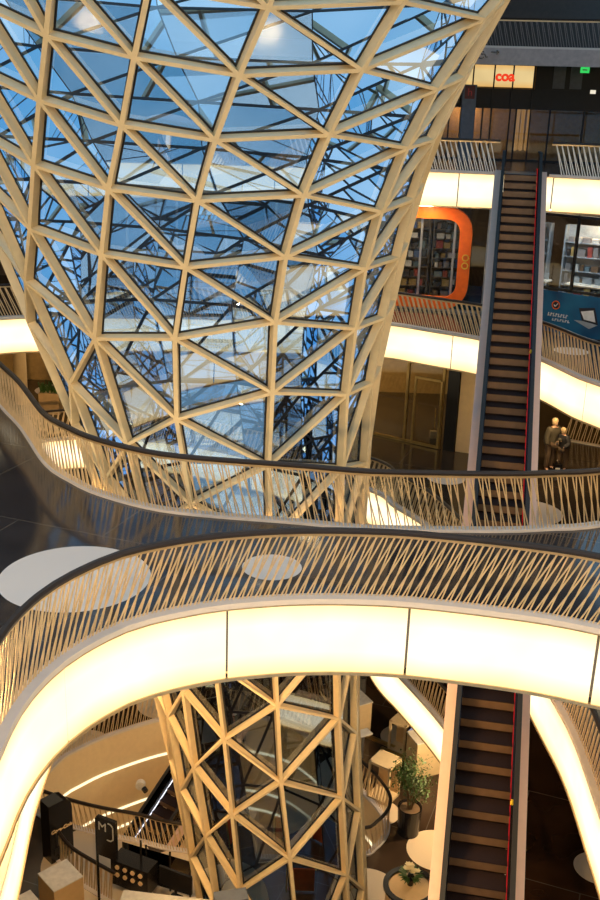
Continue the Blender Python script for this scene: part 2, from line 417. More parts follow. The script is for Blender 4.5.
# L-2 hall with the lens shaped opening, and the floor below
hole = spline([(-7.75, 25.9)]+pix(hb, [(60, 760), (75, 751), (108, 736), (168, 718)])+[(-2.4, 30.2), (-.4, 29.8), (.9, 28.6)]+pix(hb, [(350, 781), (364, 794), (377, 808), (386, 824), (383, 838), (371, 850), (358, 855)])+[(-.4, 23.2)]+pix(hb, [(180, 850), (141, 841), (99, 833), (63, 823)])+[(-7.5, 24.8)], .25, True)
slab('floor', [(-17, 4), (14, 4), (14, 46), (-17, 46)], hb, .5, [flb, M['soffit']], [hole])
ar = sum(a.x*b.y-b.x*a.y for a, b in zip(hole, hole[1:]+hole[:1]))/2; vsh = 1 if ar > 0 else -1
hc_ = hole+[hole[0]]
balustrade('rod balustrade around the lens shaped opening in the lowest visible hall', hc_, hb, vsh, [.22, .14], .085, width=.024)
MBw = MB().sweep(Path(hc_, hb).cut(0, Path(hc_, hb).len, .3), [(-vsh*.02, -.5), (vsh*.04, -.03), (vsh*.04, -4.6), (-vsh*.1, -4.6)])
struct('wall_opening', MBw, pm('pale beige plaster', (.84, .66, .40), .6, 0, .03), smooth=False)
slab('floor', [(-9, 22), (5, 22), (5, 32), (-9, 32)], hc, .3, [M['beige'], M['soffit']])
for dz, lab in ((-1.35, 'upper'), (-3.0, 'middle'), (-3.75, 'lower')):
    tag(MB().sweep(Path(hc_, hb+dz).cut(0, Path(hc_, hb).len, .3), [(vsh*.04, 0), (vsh*.075, 0), (vsh*.075, -.08), (vsh*.04, -.08)]).build('light_strip', M['wled']),
        lab+' of three thin light lines running round the beige wall of the opening', 'light strip', 'light lines in the opening wall')

# ------------------------------------------------------------------ enclosing walls and roof
struct('wall_back', MB().box((-1.5, 46.2, -3), (31, .4, 36)), M['darkwall'])
struct('wall_left', MB().box((-17.2, 19, -9.2), (.4, 54, 23.6)), M['darkwall'])
struct('wall_right', MB().box((14.2, 19, -9.2), (.4, 54, 23.6)), M['darkwall'])
for q_, x_ in ((21, -17.2), (22, 14.2)):
    wf = thing('window_%d' % q_, None, None, (x_, 12, 2.6)); wf['kind'] = 'structure'; mb = MB()
    for k in range(14): mb.box((x_, -8+k*3.3, 6), (.2, .1, 6.8))
    for k in range(3): mb.box((x_, 13.5, 2.7+k*3.2), (.2, 43, .1))
    mb.build('window_frame', M['steel'], wf); MB().box((x_, 13.5, 6), (.02, 43, 6.8)).build('glass_pane', glass_mat('clerestory glass', (.94, .96, .98), (1, 1, 1), .02), wf)
struct('wall_front', MB().box((-1.5, -8.2, -13), (31, .4, 16)), M['darkwall'])
mb = MB()
for k in range(12): mb.box((-16+k*2.7, -8.2, 2.25), (.12, .2, 14.5))
for k in range(6): mb.box((-1.5, -8.2, -5+k*2.9), (31, .2, .12))
wf = thing('window_20', None, None, (-1.5, -8.2, -5)); wf['kind'] = 'structure'
mb.build('window_frame', M['steel'], wf); MB().box((-1.5, -8.2, 2.25), (31, .02, 14.5)).build('glass_pane', glass_mat('facade glass', (.92, .95, .97), (1, 1, 1), .02), wf)
mb = MB()
RZ = 9.5
for k in range(6):
    x = -16+k*5.4; mb.box((x, 19, RZ), (.12, 54, .25))
for k in range(8):
    y = -7+k*7.0; mb.box((-1.5, y, RZ+.05), (31, .1, .2))
struct('ceiling', mb, M['strut'])
struct('ceiling', MB().box((-1.5, 40.5, RZ-.6), (31, 11, .5)), M['soffit'])

# ------------------------------------------------------------------ the glass funnel
LS = [(-175, -90), (-115, 0), (-45, 120), (0, 215), (35, 312), (80, 418), (112, 510), (137, 600), (161, 690), (178, 765), (192, 835), (205, 900), (214, 960)]
RS = [(590, -90), (505, -8), (466, 65), (440, 122), (418, 182), (402, 242), (389, 300), (375, 366), (365, 440), (359, 530), (355, 620), (353, 715), (357, 790), (361, 870), (364, 960)]
def fc(h): return 21.0
def side(tab):
    out = []
    for (x, y) in tab:
        d = ray(x, y)
        # point of the ray at the centre depth for its own height
        F = 21
        for _ in range(6):
            h = d.z*F/d.y; F = fc(h)
        out.append((h, d.x*F/d.y))
    out.sort(); return out
LT, RT = side(LS), side(RS)
def interp(T, h):
    if h <= T[0][0]: return T[0][1]
    if h >= T[-1][0]:
        (a, b), (c, d) = T[-2], T[-1]; return d+(d-b)/(c-a)*(h-c)
    for (a, b), (c, d) in zip(T, T[1:]):
        if a <= h <= c: return b+(d-b)*(h-a)/(c-a)
def section(h):
    l, r = interp(LT, h), interp(RT, h); return (l+r)/2, fc(h), (r-l)/2*.985
def hit(x, y):
    d = ray(x, y); best = None; F = 8.0
    while F < 32:
        h = d.z*F/d.y; X = d.x*F/d.y; cx, cy, R = section(h)
        q = math.hypot(X-cx, F-cy)/R
        if best is None or q < best[0]: best = (q, X, F, h)
        if q <= 1: break
        F += .02
    q, X, F, h = best; cx, cy, R = section(h)
    return math.atan2(F-cy, X-cx), h
COLS = {
 'f': [None, (-14, 0), (-14, 68), (-10, 132), (-10, 178), (-8, 220), (36, 320), (80, 422), (110, 508), (134, 592), (158, 680), (176, 757), (191, 830)],
 'e': [(57, -40), (51, 31), (45, 96), (40, 161), (37, 225), (33, 278), (77, 380), (112, 475), (136, 560), (157, 640), (174, 713), (186, 787), (196, 854)],
 'd': [(150, -18), (136, 53), (124, 121), (112, 185), (106, 251), (100, 335), (132, 440), (153, 528), (171, 608), (187, 687), (198, 763), (210, 832), (221, 905)],
 'c': [(265, 3), (237, 71), (214, 136), (197, 197), (186, 264), (176, 335), (178, 415), (192, 500), (205, 580), (216, 658), (226, 735), (234, 810), (242, 886)],
 'a': [(397, -3), (356, 66), (324, 131), (299, 192), (282, 254), (272, 319), (269, 389), (266, 462), (268, 541), (271, 621), (275, 702), (279, 778), (288, 854)],
 'b': [(477, 15), (430, 86), (400, 145), (375, 209), (359, 266), (349, 326), (341, 392), (337, 466), (335, 545), (333, 632), (334, 716), (338, 795), (342, 872)],
 'g': [(497, -4), (456, 74), (426, 137), (406, 197), (391, 256), (377, 316), (365, 381), (359, 462), (354, 550), (350, 643), (350, 732), (354, 810), (358, 888)],
 'h': [(508, -22), (466, 60), (436, 122), (417, 182), (401, 242), (388, 300), (374, 366), (364, 440), (358, 525), (354, 615), (353, 710), (357, 790), (361, 868)]}
order = 'fedcabgh'
grid = []   # grid[row][col] = (angle, h)
for k in range(13):
    row = []
    for c in order:
        q = COLS[c][k]
        if q is None: row.append(None); continue
        an, h = hit(*q)
        if an > PI/2: an -= 2*PI
        row.append((an, h))
    grid.append(row)
a1, a2 = grid[1][0], grid[2][0]
grid[0][0] = (2*a1[0]-a2[0], 2*a1[1]-a2[1])
for k in range(13):      # keep the silhouette columns wrapping round the back
    g = grid[k][6]; grid[k][7] = (max(grid[k][7][0], g[0]+.12), grid[k][7][1])
def extrap(r1, r2, lim): return [(a[0]+(a[0]-b[0])*lim, a[1]+(a[1]-b[1])) for a, b in zip(r1, r2)]
for _ in range(4): grid.insert(0, [(a[0], a[1]+1.9) for a in grid[0]] if _ else extrap(grid[0], grid[1], .6))
grid[-1] = [(a, max(z, -19.2)) for a, z in grid[-1]]
grid.append([(2*a[0]-b[0], hb+.02) for a, b in zip(grid[-1], grid[-2])])
NR = len(grid); ROW0 = 4
NBK = 6
full = []
for row in grid:
    a0, H0 = row[-1]; a9, H9 = row[0][0]+2*PI, row[0][1]
    full.append(list(row)+[(a0+(a9-a0)*(i+1)/(NBK+1), H0+(H9-H0)*(i+1)/(NBK+1)) for i in range(NBK)])
NC = 8+NBK
def pt(an, h):
    cx, cy, R = section(h); return Vector((cx+R*math.cos(an), cy+R*math.sin(an), h))
NP = [[pt(*q) for q in row] for row in full]
NN = []
for k in range(NR):
    r = []
    for i in range(NC):
        e1 = NP[k][(i+1) % NC]-NP[k][i-1]; e2 = NP[max(0, k-1)][i]-NP[min(NR-1, k+1)][i]
        n = e1.cross(e2).normalized(); cx, cy, R = section(NP[k][i].z)
        if n.dot(NP[k][i]-Vector((cx, cy, NP[k][i].z))) < 0: n = -n
        r.append(n)
    NN.append(r)
fun = thing('glass_funnel', 'huge glass and cream steel lattice funnel rising through all floors', 'glass funnel', (section(-20)[0], section(-20)[1], -20))
def chain(name, cells, w, dep):
    mb = MB(); g = MB()
    for (k, i), (l, j) in cells:
        front = k >= ROW0-1 and (i < 8 or j < 8)      # slimmer members at the back and above the gallery
        w_, d_ = (w, dep) if front else (.055, .06)
        mb.bar(NP[k][i], NP[l][j], NN[k][i], NN[l][j], w_, .0, d_)
        g.bar(NP[k][i], NP[l][j], NN[k][i], NN[l][j], w_+(.065 if front else .02), -.004, .014)
    o = mb.build(name, M['strut'], fun)
    g.build('gasket', M['gasket'], o)
for i in range(NC):
    chain('rib', [((k, i), (k+1, i)) for k in range(NR-1)], .08, .18)
for k in range(NR):
    chain('hoop', [((k, i), (k, (i+1) % NC)) for i in range(NC)], .062, .18)
def flipped(i, k):   # cell between column i,i+1 and grid rows k,k+1
    r = k-ROW0       # upper row number in the photo's count
    if i in (0, 1): return r >= 5
    return i in (4, 5, 6)
panes = []; diags = []
for i in range(NC):
    cells = []
    j = (i+1) % NC
    for k in range(NR-1):
        if flipped(i, k):
            cells.append(((k, j), (k+1, i))); T = [((k, i), (k, j), (k+1, i)), ((k, j), (k+1, j), (k+1, i))]
        else:
            cells.append(((k, i), (k+1, j))); T = [((k, i), (k, j), (k+1, j)), ((k, i), (k+1, j), (k+1, i))]
        panes += T
    diags += cells
def tri_key(t):
    c = sum((NP[a][b] for a, b in t), Vector())/3
    n = NN[t[0][0]][t[0][1]]
    return (0 if (in_view(c) and n.y < 0) else 1, c.length)
def dkey(c):
    m_ = (NP[c[0][0]][c[0][1]]+NP[c[1][0]][c[1][1]])/2
    return (0 if (in_view(m_) and NN[c[0][0]][c[0][1]].y < 0) else 1, m_.length)
diags.sort(key=dkey); rb, rg = MB(), MB()
for q, c in enumerate(diags):
    if q < 98: chain('diagonal_brace', [c], .062, .18)
    else:
        (k, i), (l, j) = c
        rb.bar(NP[k][i], NP[l][j], NN[k][i], NN[l][j], .055, .0, .06); rb.bar(NP[k][i], NP[l][j], NN[k][i], NN[l][j], .075, -.01, .012, 1)
tag(rb.build('diagonal_brace', [M['strut'], M['gasket']], fun), kind='stuff')
panes.sort(key=tri_key)
rest = MB()
for q, t in enumerate(panes):
    vv = [NP[a][b] for a, b in t]
    nn_ = NN[t[0][0]][t[0][1]]
    if (vv[1]-vv[0]).cross(vv[2]-vv[0]).dot(nn_) < 0: vv = [vv[0], vv[2], vv[1]]
    if q < 98: MB().add(vv, [(0, 1, 2)]).build('glass_pane', M['glass'], fun, flip=False)
    else: rest.add(vv, [(0, 1, 2)])
tag(rest.build('glass_pane', M['glass'], fun, flip=False), kind='stuff')

# ------------------------------------------------------------------ escalators
def escalator(label, T, az, slope, L, bal, group=None, hw=.5, deck=.22, mats=None, led=None, top_ext=1.6, clad=.75, panel='black'):
    d = Vector((-math.sin(az), -math.cos(az), 0)); r = Vector((math.cos(az), -math.sin(az), 0)); tn = math.tan(slope)
    T = Vector(T); mats = mats or {}
    t = thing('escalator', label, 'escalator', T+d*L-Vector((0, 0, tn*L)), group)
    pos = lambda s, side, up: T+d*s+r*side+Vector((0, 0, up-tn*max(0, s)))
    def sb(name, s0, s1, a0, a1, u0, u1, mat, par=None):
        mb = MB()
        cuts = [s0]+([0] if s0 < 0 < s1 else [])+[s1]
        for c0, c1 in zip(cuts, cuts[1:]):
            mb.prism([pos(c0, a0, u0), pos(c0, a1, u0), pos(c0, a1, u1), pos(c0, a0, u1)],
                     [pos(c1, a0, u0), pos(c1, a1, u0), pos(c1, a1, u1), pos(c1, a0, u1)])
        return mb.build(name, mat, par or t)
    run = .385; rise = run*tn; n = int(L/run)
    for k in range(n):
        s0 = k*run; z = -(k+1)*rise+.0
        Q = lambda s, side, u: T+d*s+r*side+Vector((0, 0, u))
        mb = MB()
        top = z+rise; mb.prism([Q(s0+run-.05, -hw, top-rise*1.15), Q(s0+run-.05, hw, top-rise*1.15), Q(s0+run-.05, hw, top-rise*.80), Q(s0+run-.05, -hw, top-rise*.80)],
                               [Q(s0, -hw, top-rise*1.15), Q(s0, hw, top-rise*1.15), Q(s0, hw, top-rise*.80), Q(s0, -hw, top-rise*.80)], 1)  # recessed riser foot in dark tread colour, shade painted into the step
        mb.prism([Q(s0+run+.02, -hw, top-rise*.80), Q(s0+run+.02, hw, top-rise*.80), Q(s0+run+.02, hw, top-.012), Q(s0+run+.02, -hw, top-.012)][::-1],
                               [Q(s0, -hw, top-rise*.80), Q(s0, hw, top-rise*.80), Q(s0, hw, top-.012), Q(s0, -hw, top-.012)][::-1], 0)
        mb.prism([Q(s0+run+.03, -hw, top-.012), Q(s0+run+.03, hw, top-.012), Q(s0+run+.03, hw, top), Q(s0+run+.03, -hw, top)],
                 [Q(s0, -hw, top-.012), Q(s0, hw, top-.012), Q(s0, hw, top), Q(s0, -hw, top)], 1)
        o = mb.build('step', [M['riser'], M['tread']], t)
    for sg in (-1, 1):
        a = sorted((sg*(hw+.01), sg*(hw+.05)))
        sb('skirt', -top_ext*.6, L, a[0], a[1], -.25, .16, M['black'])
        a = sorted((sg*(hw+.05), sg*(hw+.09)))
        p = sb('balustrade_panel', -top_ext*.8, L, a[0], a[1], .02, bal, M[panel])
        a = sorted((sg*(hw+.03), sg*(hw+.12)))
        sb('handrail', -top_ext, L, a[0], a[1], bal, bal+.06, M['blackmatte'])
        a = sorted((sg*(hw+.09), sg*(hw+.09+deck)))
        sb('deck_panel', 0, L, a[0], a[1], -clad, .10, M['cladding'])
    sb('underside', 0, L, -hw, hw, -.95, -.55, M['blackmatte'])
    MB().prism([pos(-1.4, -hw, -.0), pos(-1.4, hw, -.0), pos(-1.4, hw, .015), pos(-1.4, -hw, .015)], [pos(0, -hw, -.0), pos(0, hw, -.0), pos(0, hw, .015), pos(0, -hw, .015)]).build('landing_plate', M['steel'], t)
    if led: sb('light_line', -.5, L, hw-.005, hw+.012, .16, .175, led) if L > 10 else sb('light_line', -.3, L, -hw-.03, -hw+.0, .17, .2, led)
    return t, pos, sb
mainesc, epos, esb = escalator('long steep escalator climbing to the upper floor, bronze steps and pale pink sides', (6.68, 32.9, h2), math.radians(10.1), math.radians(30), 24.0, .62, led=M['redled'])
for s in (7.6, 18.0):
    c = epos(s, .535, .36); MB().lathe((0, 0, 0), [(.0, .0), (.05, .0), (.05, .02), (0, .02)], 14)
    mb = MB(); mb.tube(c, c+Vector((-.03, 0, .01)), .055, 14)
    mb.build('stop_button', pm('yellow button', (.85, .6, .05), .4), mainesc)
# small escalator inside the opening of the lowest hall
p0 = PF(182, 772, 29.6)
esc2, _, _ = escalator('small dark escalator with a white light line descending into the lens shaped opening', (p0.x+1.8, 30.4, hb), math.radians(33), math.radians(30), 7.5, .75, deck=.12, led=M['cled'], clad=.3, panel='shopglass')

# ------------------------------------------------------------------ daylight and added fill lamps
w = bpy.data.worlds.new('sky'); C.world = w; w.use_nodes = True
nt = w.node_tree; N = nt.nodes; Lk = nt.links; N.clear()
out = N.new('ShaderNodeOutputWorld'); bg = N.new('ShaderNodeBackground'); tc = N.new('ShaderNodeTexCoord')
nz = N.new('ShaderNodeTexNoise'); nz.inputs['Scale'].default_value = 2.2; nz.inputs['Detail'].default_value = 5
rp = N.new('ShaderNodeValToRGB'); rp.color_ramp.elements[0].position = .42; rp.color_ramp.elements[1].position = .72
rp.color_ramp.elements[0].color = (.09, .26, .44, 1); rp.color_ramp.elements[1].color = (.40, .54, .64, 1)
Lk.new(tc.outputs['Generated'], nz.inputs['Vector']); Lk.new(nz.outputs['Fac'], rp.inputs['Fac'])
Lk.new(rp.outputs[0], bg.inputs[0]); bg.inputs[1].default_value = 2.1; Lk.new(bg.outputs[0], out.inputs[0])
def area(loc, target, size, power, color, name='lamp'):
    l = bpy.data.lights.new(name, 'AREA'); l.shape = 'DISK'; l.size = size; l.energy = power; l.color = color
    o = bpy.data.objects.new(name, l); col.objects.link(o); o.location = loc
    o.rotation_euler = (Vector(target)-Vector(loc)).to_track_quat('-Z', 'Y').to_euler(); return o
WARM = (1, .74, .42)
for x, y, pw in ((-2.6, 12.2, 650), (-.8, 13.2, 480), (-6.0, 18.5, 1300)):
    area((x, y, h1-1.12), (x+.3, y+9, hb), .7, pw, (1, .60, .24), 'bridge_fill')  # unseen fill lamps added under the bridge to brighten the lower hall
area((5.8, 24.5, hm-1.15), (3.2, 27.0, hb), .7, 320, (1, .68, .36), 'gallery_fill')  # fill lamp added under the side gallery to brighten the kiosks
WARM = (1, .68, .32)
for x, y, z, tx, ty, pw in ((-5, .7, -2.75, -2, 20, 850), (5, .7, -2.75, 0, 20, 850), (0, .8, -2.75, 0, 18, 700), (-13, 12, -2.75, -4, 22, 450), (13, 14, -2.75, 3, 24, 450), (-13, 5, 2.4, -3, 21, 450), (13, 8, 2.4, 2, 22, 450)):
    area((x, y, z), (tx, ty, -2), .9, pw, WARM)  # unseen warm fills added around the atrium, aimed at the funnel
# ------------------------------------------------------------------ shop fronts and furnishings
def onp(x, y, A, B, off=0):
    """point where the sight line meets the upright plane through plan points A, B (moved off metres towards the atrium)"""
    ax, ay = A; bx, by = B; n = Vector((by-ay, -(bx-ax), 0)).normalized()
    if n.y > 0: n = -n
    o = Vector((ax, ay, 0))+n*off; d = ray(x, y); return d*(o.dot(n)/d.dot(n))
def pdir(A, B): return Vector((B[0]-A[0], B[1]-A[1], 0)).normalized()
def wall_quad(mb, A, B, z0, z1, th=.08, off=0, mi=0):
    t = pdir(A, B); n = Vector((t.y, -t.x, 0)); a = Vector((*A, 0))+n*off; b = Vector((*B, 0))+n*off
    f = lambda p, z, k: Vector((p.x+n.x*k, p.y+n.y*k, z))
    return mb.prism([f(a, z0, 0), f(b, z0, 0), f(b, z1, 0), f(a, z1, 0)], [f(a, z0, -th), f(b, z0, -th), f(b, z1, -th), f(a, z1, -th)], mi)
wcount = [0]
def shopwindow(A, B, z0, z1, n, frame, glass, fw=.07):
    wcount[0] += 1
    name = 'window_%d' % wcount[0]
    t = pdir(A, B); a = Vector((*A, 0)); L = (Vector((*B, 0))-a).length
    mb = MB()
    for k in range(n+1):
        q = a+t*(L*k/n); q2 = q+t*fw
        wall_quad(mb, (q.x-t.x*fw/2, q.y-t.y*fw/2), (q.x+t.x*fw/2, q.y+t.y*fw/2), z0, z1, .1, .05)
    wall_quad(mb, A, B, z0, z0+.08, .1, .05); wall_quad(mb, A, B, z1-.08, z1, .1, .05)
    root = thing(name, None, None, (a.x, a.y, z0)); root['kind'] = 'structure'
    mb.build('window_frame', frame, root)
    g = MB(); wall_quad(g, A, B, z0+.05, z1-.05, .02, 0); g.build('glass_pane', glass, root)
    return root
M['interior'] = pm('shop interior wall', (.16, .11, .07), .7)
M['interior_light'] = pm('pale shop interior wall', (.55, .60, .66), .7)
M['goldwall'] = pm('ochre interior wall', (.45, .30, .12), .6)
M['shelf'] = pm('dark shelf board', (.12, .10, .09), .5)
M['whiteshelf'] = pm('white shelf board', (.34, .40, .48), .5)
pal = [pm('carton '+n, c, .55) for n, c in (('red', (.32, .06, .05)), ('blue', (.05, .1, .26)), ('white', (.55, .55, .55)), ('ochre', (.4, .28, .1)), ('brown', (.16, .1, .06)), ('black', (.03, .03, .035)), ('slate', (.12, .18, .22)), ('grey', (.22, .21, .22)))]
def shelf_unit(label, c, w, H, rz, n, mat, group, items, glabel, d=.4):
    t = thing('shelf_unit', label, 'shelf', c, group); k, q = math.cos(rz), math.sin(rz); c = Vector(c)
    R = lambda a, b, e: c+Vector((a*k-b*q, a*q+b*k, e))
    for sg in (-1, 1): MB().box(R(sg*(w/2-.02), 0, H/2), (.04, d, H), rz).build('side_panel', mat, t)
    MB().box(R(0, d/2-.01, H/2), (w-.08, .02, H), rz).build('back_panel', mat, t)
    for i in range(n):
        z = .12+i*(H-.2)/n; MB().box(R(0, -.01, z), (w-.08, d-.04, .03), rz).build('shelf', mat, t)
        x = -w/2+.12
        while x < w/2-.16 and items:
            bw = random.uniform(.1, .3); bh = random.uniform(.14, (H-.2)/n-.08); cm = random.choice(pal)
            x2 = x+bw
            if x2 > w/2-.08: break
            cc = R((x+x2)/2, -.06, z+.015+bh/2)
            o = MB().box(cc, (bw*.9, .2, bh), rz).build('product_box', cm)
            tag(o, glabel, 'box', glabel+' group')
            x = x2+random.uniform(.01, .09)
    return t
# --- floor of the orange frame (one below)
A1, B1 = (.6, 34.7), (5.95, 33.5)
mb = MB(); wall_quad(mb, (-16.8, 38.0), (13.8, 38.0), h1, h2-1, .2); struct('wall_shop_back', mb, M['interior'])
shopwindow(A1, B1, h1, h2-1.0, 5, M['steel'], M['shopglass'])
shopwindow((-9.5, 34.5), A1, h1, h2-1.0, 6, M['steel'], M['shopglass'])
# orange rounded portal frame
fr = thing('portal_frame', 'big orange rounded frame around the shop window left of the escalator', 'shop frame', onp(430, 312, A1, B1, .1))
tR = onp(468, 214, A1, B1, .15); bR = onp(458, 306, A1, B1, .15); tdir = pdir(A1, B1)
ctr = lambda u, z: tR+tdir*u+Vector((0, 0, z))
W_, H_, r_ = 3.6, tR.z-(h1+.3), .62
loop = []
def arc(cx, cz, a0):
    for i in range(9):
        a = a0+PI/2*i/8; loop.append(ctr(cx+r_*math.cos(a), cz+r_*math.sin(a)))
arc(-r_, -r_, 0); arc(-W_+r_, -r_, PI/2); arc(-W_+r_, -H_+r_, PI); arc(-r_, -H_+r_, 3*PI/2)
nrm = Vector((tdir.y, -tdir.x, 0)); nrm = nrm if nrm.y < 0 else -nrm
mb = MB(); n = len(loop); hw_ = .2; vs_ = []
for i in range(n):
    tg = (loop[(i+1) % n]-loop[i-1]).normalized(); sd = tg.cross(nrm)
    for a, b in ((-hw_, -.12), (-hw_, .12), (hw_, .12), (hw_, -.12)): vs_.append(loop[i]+sd*a+nrm*b)
mb.add(vs_, [(i*4+k, ((i+1) % n)*4+k, ((i+1) % n)*4+(k+1) % 4, i*4+(k+1) % 4) for i in range(n) for k in range(4)])
mb.build('frame_ring', M['orange'], fr)
lc = onp(465, 262, A1, B1, .29)
gy = pm('yellow emblem', (.95, .55, .05), .5)
mb = MB()
for z in (-.13, .13):
    for i in range(10):
        a, b = 2*PI*i/10, 2*PI*(i+1)/10
        mb.bar(lc+tdir*.1*math.cos(a)+Vector((0, 0, z+.1*math.sin(a))), lc+tdir*.1*math.cos(b)+Vector((0, 0, z+.1*math.sin(b))), nrm, nrm, .035, -.01, .01)
mb.build('emblem', gy, fr)
for i, (x, F) in enumerate(((2.3, 36.2), (3.7, 36.2), (5.1, 36.2))):
    shelf_unit(('left', 'middle', 'right')[i]+' of three dark stocked shelf units behind the orange frame', (x, F, h1), 1.3, 2.9, 0, 8, M['shelf'], 'stocked shelves behind the orange frame', True, 'small carton on the dark shelves behind the orange frame')
# blue promotional panels
blue = band_mat('poster blue print', (.02, .25, .50), (.01, .08, .25), .0)
def poster_mat():
    m, nt, N, Lk = nodes('blue poster print'); out = N.new('ShaderNodeOutputMaterial'); b = N.new('ShaderNodeBsdfPrincipled')
    tc = N.new('ShaderNodeTexCoord'); nz = N.new('ShaderNodeTexNoise'); nz.inputs['Scale'].default_value = .8
    rp = N.new('ShaderNodeValToRGB'); rp.color_ramp.elements[0].color = (.002, .02, .10, 1); rp.color_ramp.elements[1].color = (.01, .15, .30, 1)
    rp.color_ramp.elements[0].position = .38; rp.color_ramp.elements[1].position = .66
    Lk.new(tc.outputs['Object'], nz.inputs[0]); Lk.new(nz.outputs['Fac'], rp.inputs[0]); Lk.new(rp.outputs[0], b.inputs[0]); b.inputs['Roughness'].default_value = .4
    Lk.new(b.outputs[0], out.inputs[0]); return m
M['poster'] = poster_mat()
A2, B2 = (6.35, 31.9), (11.5, 27.6); t2 = pdir(A2, B2); n2 = Vector((t2.y, -t2.x, 0))
po = thing('poster', 'blue poster with a tick emblem and an open laptop under the shop window', 'poster', (A2[0], A2[1], h1))
zt = onp(550, 290, A2, B2).z
mb = MB(); wall_quad(mb, A2, B2, h1+.05, zt, .06, .14); mb.build('print_panel', M['poster'], po)
def flatdisc(c, r, ax, mat, name, par, nn, th=.01, r0=0):
    mb = MB(); m = 20; U = Vector((0, 0, 1))
    if r0 == 0: mb.prism([c+ax*r*math.cos(2*PI*i/m)+U*r*math.sin(2*PI*i/m) for i in range(m)], [c+ax*r*math.cos(2*PI*i/m)+U*r*math.sin(2*PI*i/m)+nn*th for i in range(m)])
    else:
        for i in range(m):
            a, b = 2*PI*i/m, 2*PI*(i+1)/m
            mb.bar(c+ax*r*math.cos(a)+U*r*math.sin(a), c+ax*r*math.cos(b)+U*r*math.sin(b), nn, nn, r0, 0, th)
    return mb.build(name, mat, par)
wm = pm('poster white', (.8, .8, .8), .5); dk = pm('poster black', (.02, .02, .03), .5)
tc_ = onp(556, 305, A2, B2, .15)
flatdisc(tc_, .12, t2, dk, 'emblem_disc', po, n2); flatdisc(tc_+n2*.008, .12, t2, M['orange'], 'emblem_ring', po, n2, .008, .03)
mb = MB(); U = Vector((0, 0, 1)); q = tc_+n2*.014
mb.bar(q+t2*-.06+U*.01, q+t2*-.015+U*-.045, n2, n2, .025, 0, .008); mb.bar(q+t2*-.015+U*-.045, q+t2*.07+U*.06, n2, n2, .025, 0, .008)
mb.build('tick', wm, po)
tp = onp(548, 315.5, A2, B2, .152)
mb = MB()
for row, (x0, n_, hh) in enumerate(((0, 8, .11), (.16, 7, .08))):
    for k in range(n_):
        a = tp+t2*(x0+k*.085)-U*(row*.13); mb.bar(a, a+U*hh+t2*.015, n2, n2, .03, 0, .006)
        mb.bar(a+U*hh*(.2+.6*(k % 2)), a+U*hh*(.2+.6*(k % 2))+t2*.06, n2, n2, .025, 0, .006)
mb.build('small_print', wm, po)
def quad3(pix4, off, mat, name, par):
    v = [onp(x, y, A2, B2, off) for x, y in pix4]; MB().prism(v, [a+n2*.01 for a in v]).build(name, mat, par)
quad3([(579, 308), (595, 308), (598, 325), (582, 321)], .15, dk, 'laptop_picture', po)
quad3([(581, 311.5), (593.5, 310.5), (595.5, 322.5), (584, 319.5)], .162, wm, 'laptop_screen_picture', po)
quad3([(574, 320), (583, 321), (597.5, 325.5), (589, 329)], .15, pm('poster grey', (.35, .4, .45), .5), 'laptop_base_picture', po)
shopwindow(A2, B2, zt+.02, h2-1.0, 3, M['black'], M['shopglass'])
po2 = thing('poster', 'small dark blue panel at the foot of the window behind the orange frame', 'poster', onp(466, 300, A1, B1))
mb = MB(); a = onp(452, 285, A1, B1, -.1); b = onp(482, 285, A1, B1, -.1); wall_quad(mb, (a.x, a.y), (b.x, b.y), h1+.05, a.z, .03, -.1); mb.build('print_panel', M['poster'], po2)
for i, (x, y, rz) in enumerate(((7.6, 34.5, -.5), (9.2, 33.6, -.5), (10.8, 32.6, -.5))):
    shelf_unit(('left', 'middle', 'right')[i]+' of three pale shelf units in the bluish lit shop', (x, y, h1), 1.35, 3.0, rz, 6, M['whiteshelf'], 'pale shelves in the bluish shop', True, 'small carton on the pale shelves of the bluish shop')
for i, (x, y) in enumerate(((7.3, 32.6), (8.8, 31.6), (10.2, 30.6))):
    t = thing('display_table', ('left', 'middle', 'right')[i]+' of three white display tables inside the bluish shop window', 'table', (x, y, h1), 'display tables in the bluish shop')
    MB().box((x, y, h1+1.35), (1.2, .6, .05), -.6).build('table_top', M['white'], t)
    for a, b in ((-.5, -.2), (.5, -.2), (-.5, .2), (.5, .2)):
        k, q = math.cos(-.6), math.sin(-.6); MB().box((x+a*k-b*q, y+a*q+b*k, h1+.66), (.05, .05, 1.32), -.6).build('leg', M['steel'], t)
    for j in range(3):
        k, q = math.cos(-.6), math.sin(-.6); a = -.4+j*.4
        L = thing('laptop', 'open white laptop on a display table in the bluish shop', 'laptop', (x+a*k, y+a*q, h1+1.375), 'laptops on the display tables')
        MB().box((x+a*k, y+a*q, h1+1.385), (.3, .2, .02), -.6).build('keyboard_base', M['white'], L)
        MB().box((x+a*k-.1*q*-1*-1, y+a*q+.1*k, h1+1.49), (.3, .02, .2), -.6).build('screen', M['whiteshelf'], L)
tl = em('shop tube', (.85, .93, 1), 7)
for i, (x, y) in enumerate(((7.4, 33.2), (9.4, 32.0))):
    t = thing('ceiling_tube_lamp', ('left', 'right')[i]+' white tube lamp under the ceiling of the bluish shop', 'lamp', (x, y, h2-1.16), 'tube lamps of the bluish shop')
    MB().box((x, y, h2-1.03), (1.5, .12, .05), -.6).build('housing', M['white'], t)
    MB().box((x, y, h2-1.075), (1.4, .06, .04), -.6).build('tube', tl, t)
area((8.6, 32.0, h2-1.15), (8.6, 32.0, -8), 2.2, 85, (.6, .8, 1), 'shop_and_fill_lamp')
area((3.2, 35.2, h2-1.15), (3.2, 35.5, -8), 1.5, 45, (1, .85, .65), 'shop_and_fill_lamp')
